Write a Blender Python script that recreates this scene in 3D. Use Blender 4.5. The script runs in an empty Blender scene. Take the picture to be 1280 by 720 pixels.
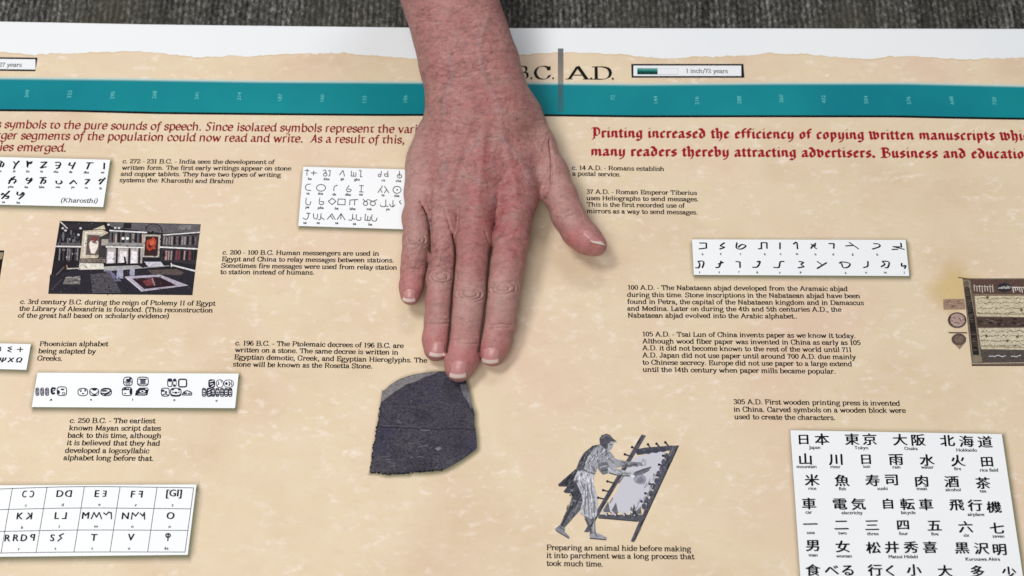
import bpy, bmesh, math, random
import numpy as np
from mathutils.geometry import tessellate_polygon
from mathutils import Vector

random.seed(7)
rng = np.random.default_rng(7)
scene = bpy.context.scene
COL = scene.collection

# ------------------------------------------------------------------ camera
F = 2000.0                                   # focal length in photograph pixels (1280 wide)
TH = math.radians(62.0)                      # camera looks down by this much
DIST = 0.904
CAM = np.array([0.0, -DIST * math.cos(TH), DIST * math.sin(TH)])
FWD = np.array([0.0, math.cos(TH), -math.sin(TH)])
RGT = np.array([1.0, 0.0, 0.0])
UPV = np.array([0.0, math.sin(TH), math.cos(TH)])
cd = bpy.data.cameras.new('camera')
cd.sensor_width = 36.0
cd.lens = 36.0 * F / 1280.0
cd.clip_start = 0.01
cd.clip_end = 200.0
cam = bpy.data.objects.new('camera', cd)
COL.objects.link(cam)
cam.location = CAM
cam.rotation_euler = (math.pi / 2 - TH, 0, 0)
scene.camera = cam
cd.dof.use_dof = True
cd.dof.focus_distance = 0.885
cd.dof.aperture_fstop = 9.5

# ------------------------------------------------------------------ world and lamps
w = bpy.data.worlds.new('World')
scene.world = w
w.use_nodes = True
wb = w.node_tree.nodes['Background']
wb.inputs['Color'].default_value = (0.93, 0.97, 1.0, 1)
wb.inputs['Strength'].default_value = 0.21


def area_lamp(name, loc, target, size, size_y, power, col=(1, 1, 1)):
    ld = bpy.data.lights.new(name, 'AREA')
    ld.shape = 'RECTANGLE'
    ld.size, ld.size_y = size, size_y
    ld.energy = power
    ld.color = col
    o = bpy.data.objects.new(name, ld)
    COL.objects.link(o)
    o.location = loc
    o.rotation_euler = (Vector(target) - Vector(loc)).to_track_quat('-Z', 'Y').to_euler()
    return o


area_lamp('front_fill_lamp', (-0.85, 0.36, 1.85), (0, 0.0, 0), 0.62, 0.42, 20.5, (1.0, 0.985, 0.95))
area_lamp('front_fill_lamp', (0.1, 1.75, 1.9), (0, 0.1, 0), 0.7, 0.4, 13, (0.97, 0.985, 1.0))
area_lamp('front_fill_lamp', (-0.35, -1.0, 1.7), (-0.1, -0.1, 0), 1.2, 0.6, 20.5, (1.0, 0.97, 0.92))  # unseen front fill, added to brighten the lower centre of the sheet

scene.view_settings.view_transform = 'Standard'
scene.view_settings.look = 'None'
scene.view_settings.exposure = 0.0
scene.view_settings.gamma = 1.0
scene.cycles.filter_width = 1.5
scene.cycles.max_bounces = 6
scene.cycles.transparent_max_bounces = 16


# ------------------------------------------------------------------ geometry of the photograph's plane
def wave(x, y):
    """gentle ripple of the big paper sheet, metres"""
    return (0.00085 * np.sin(2 * np.pi * (x / 0.31 + 0.16 * y / 0.3) + 0.6)
            + 0.00045 * np.sin(2 * np.pi * (x / 0.17 - 0.4 * y / 0.3) + 2.1)
            + 0.0004 * np.sin(2 * np.pi * (y / 0.27 + 0.3 * x / 0.4) + 1.0))


def ray(px, py):
    px = np.asarray(px, float); py = np.asarray(py, float)
    return (FWD * F + (px[..., None] - 640.0) * RGT + (360.0 - py[..., None]) * UPV)


def at(px, py, z=0.0):
    """point at height z seen at photograph pixel (px, py)"""
    d = ray(px, py)
    t = (np.asarray(z, float) - CAM[2]) / d[..., 2]
    return CAM + d * t[..., None]


def on_sheet(px, py, off):
    z = np.zeros(np.shape(px))
    for _ in range(3):
        p = at(px, py, z)
        z = wave(p[..., 0], p[..., 1]) + off
    return at(px, py, z)


def to_px(P):
    v = P - CAM
    zc = v @ FWD
    return 640 + F * (v @ RGT) / zc, 360 - F * (v @ UPV) / zc


# ------------------------------------------------------------------ materials
def srgb(r, g, b):
    def f(c):
        c /= 255.0
        return c / 12.92 if c <= 0.04045 else ((c + 0.055) / 1.055) ** 2.4
    return (f(r), f(g), f(b), 1.0)


MATS = {}


def pic(rgb):
    """picture ink with the uneven grain of a coarse print"""
    key = ('pic', rgb)
    if key in MATS:
        return MATS[key]
    m = bpy.data.materials.new('picture_ink')
    m.use_nodes = True
    nt = m.node_tree
    b = nt.nodes['Principled BSDF']
    c = srgb(*rgb)
    P_ = nt.nodes.new('ShaderNodeNewGeometry').outputs['Position']
    def nz(sc, det):
        n = nt.nodes.new('ShaderNodeTexNoise')
        n.inputs['Scale'].default_value = sc
        n.inputs['Detail'].default_value = det
        n.inputs['Roughness'].default_value = 0.7
        nt.links.new(P_, n.inputs['Vector'])
        return n.outputs['Fac']
    mr = nt.nodes.new('ShaderNodeMapRange')
    mr.inputs[1].default_value, mr.inputs[2].default_value = 0.3, 0.7
    mr.inputs[3].default_value, mr.inputs[4].default_value = 0.66, 1.3
    nt.links.new(nz(650, 4), mr.inputs[0])
    mx = nt.nodes.new('ShaderNodeVectorMath')
    mx.operation = 'SCALE'
    mx.inputs[0].default_value = (c[0] * 0.86 + 0.004, c[1] * 0.86 + 0.004, c[2] * 0.86 + 0.004)
    nt.links.new(mr.outputs[0], mx.inputs['Scale'])
    nt.links.new(mx.outputs[0], b.inputs['Base Color'])
    b.inputs['Roughness'].default_value = 0.55
    b.inputs['Specular IOR Level'].default_value = 0.07
    MATS[key] = m
    return m



def ink(rgb, rough=0.55, k=0.86):
    """flat printed ink; k turns the colour seen in the picture into a reflectance"""
    key = ('ink', rgb, rough, k)
    if key in MATS:
        return MATS[key]
    m = bpy.data.materials.new('ink')
    m.use_nodes = True
    b = m.node_tree.nodes['Principled BSDF']
    c = srgb(*rgb)
    b.inputs['Base Color'].default_value = (c[0] * k, c[1] * k, c[2] * k, 1)
    b.inputs['Roughness'].default_value = rough
    b.inputs['Specular IOR Level'].default_value = 0.07
    MATS[key] = m
    return m


def newmat(name):
    m = bpy.data.materials.new(name)
    m.use_nodes = True
    nt = m.node_tree
    return m, nt, nt.nodes['Principled BSDF']


def node(nt, kind, **kw):
    n = nt.nodes.new(kind)
    for k, v in kw.items():
        setattr(n, k, v)
    return n


def noise(nt, vec, scale, detail=4, rough=0.55, dist=0.0):
    n = node(nt, 'ShaderNodeTexNoise')
    n.inputs['Scale'].default_value = scale
    n.inputs['Detail'].default_value = detail
    n.inputs['Roughness'].default_value = rough
    n.inputs['Distortion'].default_value = dist
    nt.links.new(vec, n.inputs['Vector'])
    return n.outputs['Fac']


def mapping(nt, vec, sc=(1, 1, 1), rot=(0, 0, 0), loc=(0, 0, 0)):
    n = node(nt, 'ShaderNodeMapping')
    n.inputs['Scale'].default_value = sc
    n.inputs['Rotation'].default_value = rot
    n.inputs['Location'].default_value = loc
    nt.links.new(vec, n.inputs['Vector'])
    return n.outputs['Vector']


def ramp(nt, fac, stops):
    n = node(nt, 'ShaderNodeValToRGB')
    cr = n.color_ramp
    while len(cr.elements) < len(stops):
        cr.elements.new(0.5)
    for e, (p, c) in zip(cr.elements, stops):
        e.position = p
        e.color = c if len(c) == 4 else (*c, 1)
    nt.links.new(fac, n.inputs['Fac'])
    return n.outputs['Color']


def mix(nt, fac, a, b, mode='MIX'):
    n = node(nt, 'ShaderNodeMix', data_type='RGBA', blend_type=mode)
    for sock, v in ((n.inputs[0], fac), (n.inputs[6], a), (n.inputs[7], b)):
        if hasattr(v, 'is_linked') or isinstance(v, bpy.types.NodeSocket):
            nt.links.new(v, sock)
        else:
            sock.default_value = v
    return n.outputs[2]


def objco(nt):
    return node(nt, 'ShaderNodeNewGeometry').outputs['Position']


def g(v):
    return (v, v, v, 1)


# white uncoated border of the sheet
m_white, nt, b = newmat('white_paper')
P_ = objco(nt)
c = ramp(nt, noise(nt, P_, 9, 3), [(0.3, (0.71, 0.73, 0.765)), (0.7, (0.74, 0.755, 0.785))])
nt.links.new(c, b.inputs['Base Color'])
b.inputs['Roughness'].default_value = 0.5
b.inputs['Specular IOR Level'].default_value = 0.3

m_card, nt, b = newmat('white_panel')
P_ = objco(nt)
c = ramp(nt, noise(nt, P_, 14, 3), [(0.3, (0.765, 0.785, 0.825)), (0.7, (0.795, 0.81, 0.84))])
nt.links.new(c, b.inputs['Base Color'])
b.inputs['Roughness'].default_value = 0.5
b.inputs['Specular IOR Level'].default_value = 0.2

# printed parchment
m_parch, nt, b = newmat('parchment_print')
P_ = objco(nt)
base = ramp(nt, noise(nt, P_, 9, 4, 0.5), [(0.32, srgb(211, 186, 158)), (0.5, srgb(221, 202, 172)), (0.68, srgb(219, 193, 169))])
med = noise(nt, mapping(nt, P_, (1, 1.5, 1), (0, 0, 0.1)), 45, 5, 0.6)
base = mix(nt, ramp(nt, med, [(0.42, g(0)), (0.75, g(0.55))]), base, srgb(226, 206, 183))
fib = noise(nt, mapping(nt, P_, (1, 1.55, 1), (0, 0, -0.08)), 120, 6, 0.66, 0.25)
gate = noise(nt, P_, 30, 3)
fl = node(nt, 'ShaderNodeMath', operation='MULTIPLY')
nt.links.new(ramp(nt, fib, [(0.53, g(0)), (0.68, g(0.8))]), fl.inputs[0])
nt.links.new(ramp(nt, gate, [(0.40, g(0)), (0.60, g(1))]), fl.inputs[1])
base = mix(nt, fl.outputs[0], base, srgb(238, 224, 210))
dk = noise(nt, mapping(nt, P_, (1, 1.8, 1)), 120, 5, 0.65)
base = mix(nt, ramp(nt, dk, [(0.3, g(0.16)), (0.45, g(0))]), base, srgb(196, 168, 136))
gr = noise(nt, P_, 900, 2)
base = mix(nt, ramp(nt, gr, [(0.2, g(0.12)), (0.8, g(0))]), base, srgb(190, 165, 135))
dim = mix(nt, 1.0, base, (0.94, 0.945, 0.965, 1), 'MULTIPLY')
nt.links.new(dim, b.inputs['Base Color'])
b.inputs['Roughness'].default_value = 0.5
b.inputs['Specular IOR Level'].default_value = 0.15

# teal band
m_teal, nt, b = newmat('teal_print')
P_ = objco(nt)
c = ramp(nt, noise(nt, P_, 7, 4), [(0.32, srgb(12, 110, 126)), (0.62, srgb(20, 131, 139))])
nt.links.new(c, b.inputs['Base Color'])
b.inputs['Roughness'].default_value = 0.5
b.inputs['Specular IOR Level'].default_value = 0.06

# grey stone picture
m_stone, nt, b = newmat('stone_print')
P_ = objco(nt)
c = ramp(nt, noise(nt, P_, 60, 6, 0.7), [(0.3, srgb(48, 45, 54)), (0.5, srgb(66, 63, 73)), (0.75, srgb(84, 81, 86))])
fine = noise(nt, mapping(nt, P_, (1, 2.6, 1)), 750, 3, 0.8)
c = mix(nt, ramp(nt, fine, [(0.5, g(0)), (0.75, g(0.6))]), c, srgb(122, 118, 128))
c = mix(nt, ramp(nt, noise(nt, P_, 800, 3), [(0.34, g(0.7)), (0.52, g(0))]), c, srgb(34, 31, 42))
c = mix(nt, ramp(nt, noise(nt, mapping(nt, P_, (0.5, 2.2, 1), loc=(1, 4, 0)), 620, 2, 0.6), [(0.42, g(0.35)), (0.58, g(0))]), c, srgb(38, 35, 46))
c = mix(nt, ramp(nt, noise(nt, mapping(nt, P_, loc=(3, 1, 0)), 32, 2), [(0.5, g(0)), (0.7, g(0.3))]), c, srgb(64, 62, 98))
nt.links.new(c, b.inputs['Base Color'])
b.inputs['Roughness'].default_value = 0.6
b.inputs['Specular IOR Level'].default_value = 0.07


def soft_ink(rgb, name):
    """ink that thins out with the mesh attribute 'alpha' (printed drop shadows and stains)"""
    m, nt, b = newmat(name)
    b.inputs['Base Color'].default_value = srgb(*rgb)
    b.inputs['Roughness'].default_value = 0.6
    b.inputs['Specular IOR Level'].default_value = 0.07
    tr = node(nt, 'ShaderNodeBsdfTransparent')
    mx = node(nt, 'ShaderNodeMixShader')
    a = node(nt, 'ShaderNodeAttribute', attribute_name='alpha')
    nt.links.new(a.outputs['Fac'], mx.inputs[0])
    nt.links.new(tr.outputs[0], mx.inputs[1])
    nt.links.new(b.outputs[0], mx.inputs[2])
    nt.links.new(mx.outputs[0], nt.nodes['Material Output'].inputs['Surface'])
    return m


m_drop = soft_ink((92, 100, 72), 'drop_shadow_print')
m_bar = soft_ink((92, 98, 104), 'divider_print')
m_stain = soft_ink((222, 198, 138), 'stain_print')
m_glow = soft_ink((196, 226, 226), 'band_highlight_print')

# carpet
m_carpet, nt, b = newmat('carpet')
P_ = objco(nt)
loops = noise(nt, mapping(nt, P_, (1.6, 0.9, 1)), 260, 5, 0.75)
c = ramp(nt, loops, [(0.28, (0.006, 0.0055, 0.005)), (0.5, (0.048, 0.046, 0.043)), (0.72, (0.185, 0.178, 0.168))])
col_ = noise(nt, mapping(nt, P_, (1, 0.12, 1)), 90, 3, 0.7)
c = mix(nt, 1.0, c, ramp(nt, col_, [(0.3, g(0.5)), (0.7, g(1.7))]), 'MULTIPLY')
sx_ = node(nt, 'ShaderNodeSeparateXYZ')
wv = node(nt, 'ShaderNodeTexWave', wave_type='BANDS', bands_direction='X')
wv.inputs['Scale'].default_value = 0.314 / 0.0036
wv.inputs['Distortion'].default_value = 2.2
wv.inputs['Detail'].default_value = 3
wv.inputs['Detail Scale'].default_value = 2.0
nt.links.new(mapping(nt, P_, (1, 0.35, 1)), wv.inputs['Vector'])
c = mix(nt, 0.6, c, ramp(nt, wv.outputs['Fac'], [(0.1, g(0.35)), (0.75, g(1.45))]), 'MULTIPLY')
c = mix(nt, ramp(nt, noise(nt, P_, 17, 2), [(0.45, g(0)), (0.7, g(0.5))]), c, (0.058, 0.055, 0.038, 1))
nt.links.new(c, b.inputs['Base Color'])
b.inputs['Roughness'].default_value = 0.95
b.inputs['Specular IOR Level'].default_value = 0.1


# ------------------------------------------------------------------ object helpers
def link(name, me, parent=None):
    o = bpy.data.objects.new(name, me)
    COL.objects.link(o)
    if parent is not None:
        o.parent = parent
    return o


def mesh_obj(name, verts, faces, mats, parent=None, mi=None, smooth=False, attrs=None):
    me = bpy.data.meshes.new(name)
    me.from_pydata([tuple(map(float, v)) for v in verts], [], [list(map(int, f)) for f in faces])
    for m in mats:
        me.materials.append(m)
    if mi is not None:
        me.polygons.foreach_set('material_index', np.asarray(mi, dtype=np.int32))
    if smooth:
        me.polygons.foreach_set('use_smooth', np.ones(len(me.polygons), dtype=bool))
    for an, av in (attrs or {}).items():
        a = me.attributes.new(an, 'FLOAT', 'POINT')
        a.data.foreach_set('value', np.asarray(av, dtype=np.float32))
    me.update()
    return link(name, me, parent)


def catmull(pts, n=5, closed=False):
    p = [np.array(q, float) for q in pts]
    if len(p) < 3:
        return p
    if closed:
        p = [p[-1]] + p + [p[0], p[1]]
    else:
        p = [2 * p[0] - p[1]] + p + [2 * p[-1] - p[-2]]
    out = []
    for i in range(1, len(p) - 2):
        for k in range(n):
            t = k / n
            out.append(0.5 * ((2 * p[i]) + (-p[i - 1] + p[i + 1]) * t
                              + (2 * p[i - 1] - 5 * p[i] + 4 * p[i + 1] - p[i + 2]) * t * t
                              + (-p[i - 1] + 3 * p[i] - 3 * p[i + 1] + p[i + 2]) * t ** 3))
    out.append(p[-2])
    return out


def ell(cx, cy, rx, ry, n=18, a0=0.0, a1=360.0):
    return [(cx + rx * math.cos(math.radians(a0 + (a1 - a0) * i / n)),
             cy + ry * math.sin(math.radians(a0 + (a1 - a0) * i / n))) for i in range(n + 1)]


def nib_strip(pts, a, b, ang):
    """sweep an elliptical pen nib along pts; returns left and right edge points, split at sharp corners"""
    pts = [np.array(p, float) for p in pts]
    q = [pts[0]]
    for p in pts[1:]:
        if np.hypot(*(p - q[-1])) > 1e-6:
            q.append(p)
    if len(q) < 2:
        return []
    runs, cur = [], [q[0]]
    for i in range(1, len(q)):
        cur.append(q[i])
        if i < len(q) - 1:
            d0 = q[i] - q[i - 1]; d1 = q[i + 1] - q[i]
            cs = d0 @ d1 / (np.hypot(*d0) * np.hypot(*d1))
            if cs < 0.6:
                runs.append(cur); cur = [q[i]]
    runs.append(cur)
    ca, sa = math.cos(ang), math.sin(ang)
    out = []
    for r in runs:
        L, R = [], []
        for i in range(len(r)):
            d = r[min(i + 1, len(r) - 1)] - r[max(i - 1, 0)]
            d = d / np.hypot(*d)
            n = np.array([-d[1], d[0]])
            nl = np.array([ca * n[0] + sa * n[1], -sa * n[0] + ca * n[1]])
            s = math.sqrt((a * nl[0]) ** 2 + (b * nl[1]) ** 2)
            o = np.array([a * a * nl[0], b * b * nl[1]]) / s
            o = np.array([ca * o[0] - sa * o[1], sa * o[0] + ca * o[1]])
            L.append(r[i] + o); R.append(r[i] - o)
        # extend the run a little so that joins close
        e = min(a, b) * 0.6
        d0 = (r[1] - r[0]) / np.hypot(*(r[1] - r[0])); d1 = (r[-1] - r[-2]) / np.hypot(*(r[-1] - r[-2]))
        L[0] = L[0] - d0 * e; R[0] = R[0] - d0 * e; L[-1] = L[-1] + d1 * e; R[-1] = R[-1] + d1 * e
        out.append((L, R))
    return out


class Print:
    """flat ink on the sheet: shapes are collected in photograph pixels of the poster plane, then laid on the rippled sheet"""

    def __init__(self, off=0.00018, cyc=500):
        self.v, self.f, self.mi, self.mats, self.al = [], [], [], [], []
        self.off = off
        self.cyc = cyc
        self.k = 0

    def mid(self, m):
        if m not in self.mats:
            self.mats.append(m)
        return self.mats.index(m)

    def add(self, pts, faces, m, lift=None, alpha=None):
        self.k += 1
        z = self.off + (lift if lift is not None else (self.k % self.cyc) * 0.0000012)
        n0 = len(self.v)
        for p in pts:
            self.v.append((p[0], p[1], z))
        self.al.extend(alpha if alpha is not None else [1.0] * len(pts))
        i = self.mid(m)
        for f in faces:
            self.f.append([n0 + q for q in f]); self.mi.append(i)

    def tri(self, a, b, c, m, z):
        L = max(math.dist(a, b), math.dist(b, c), math.dist(c, a))
        if L > 13:
            ab = ((a[0] + b[0]) / 2, (a[1] + b[1]) / 2); bc = ((b[0] + c[0]) / 2, (b[1] + c[1]) / 2); ca = ((c[0] + a[0]) / 2, (c[1] + a[1]) / 2)
            for t in ((a, ab, ca), (ab, b, bc), (ca, bc, c), (ab, bc, ca)):
                self.tri(*t, m, z)
            return
        n0 = len(self.v)
        for p in (a, b, c):
            self.v.append((p[0], p[1], z)); self.al.append(1.0)
        self.f.append([n0, n0 + 1, n0 + 2]); self.mi.append(self.mid(m))

    def poly(self, pts, m):
        self.k += 1
        z = self.off + (self.k % self.cyc) * 0.0000012
        for t in tessellate_polygon([[Vector((p[0], p[1], 0)) for p in pts]]):
            self.tri(*[tuple(pts[i][:2]) if not isinstance(i, Vector) else tuple(i[:2]) for i in t], m, z)

    def grid(self, c, m, nx=None, ny=None):
        """bilinear quad, corners tl tr br bl"""
        c = [np.array(q, float) for q in c]
        nx = nx or max(2, int(np.hypot(*(c[1] - c[0])) / 7)); ny = ny or max(2, int(np.hypot(*(c[3] - c[0])) / 7))
        pts = []
        for j in range(ny + 1):
            for i in range(nx + 1):
                s, t = i / nx, j / ny
                pts.append((c[0] * (1 - s) + c[1] * s) * (1 - t) + (c[3] * (1 - s) + c[2] * s) * t)
        fs = [[j * (nx + 1) + i, j * (nx + 1) + i + 1, (j + 1) * (nx + 1) + i + 1, (j + 1) * (nx + 1) + i] for j in range(ny) for i in range(nx)]
        self.add(pts, fs, m)

    def stroke(self, pts, m, a=0.5, b=None, ang=0.0, smooth=True, closed=False):
        if smooth and len(pts) > 2:
            pts = catmull(pts, 4, closed)
        elif closed:
            pts = list(pts) + [pts[0]]
        dense = [np.array(pts[0], float)]
        for p in pts[1:]:
            p = np.array(p, float); d = np.hypot(*(p - dense[-1])); k = max(1, int(d / 12)); s = dense[-1]
            for i in range(1, k + 1):
                dense.append(s + (p - s) * i / k)
        for L, R in nib_strip(dense, a, b or a, ang):
            n = len(L)
            self.add(L + R, [[i, i + 1, n + i + 1, n + i] for i in range(n - 1)], m)

    def build(self, name, parent):
        v = np.array(self.v)
        P = on_sheet(v[:, 0], v[:, 1], v[:, 2])
        o = mesh_obj(name, P, self.f, self.mats, parent, self.mi, attrs={'alpha': self.al})
        # make every printed face look up
        bm = bmesh.new(); bm.from_mesh(o.data)
        bm.normal_update()
        fl = [f for f in bm.faces if f.normal.z < 0]
        if fl:
            bmesh.ops.reverse_faces(bm, faces=fl)
        bm.to_mesh(o.data); bm.free()
        return o


# ------------------------------------------------------------------ pen fonts
def parse(src):
    G = {}
    for line in src.strip().split('\n'):
        key, rest = line.split(' ', 1)
        parts = rest.split('|')
        st = []
        for s in parts[1:]:
            t = s.split()
            if not t:
                continue
            pts = [tuple(float(q) for q in a.split(',')) for a in t[1:]]
            st.append((t[0], pts))
        G[key] = (float(parts[0]), st)
    return G


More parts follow.
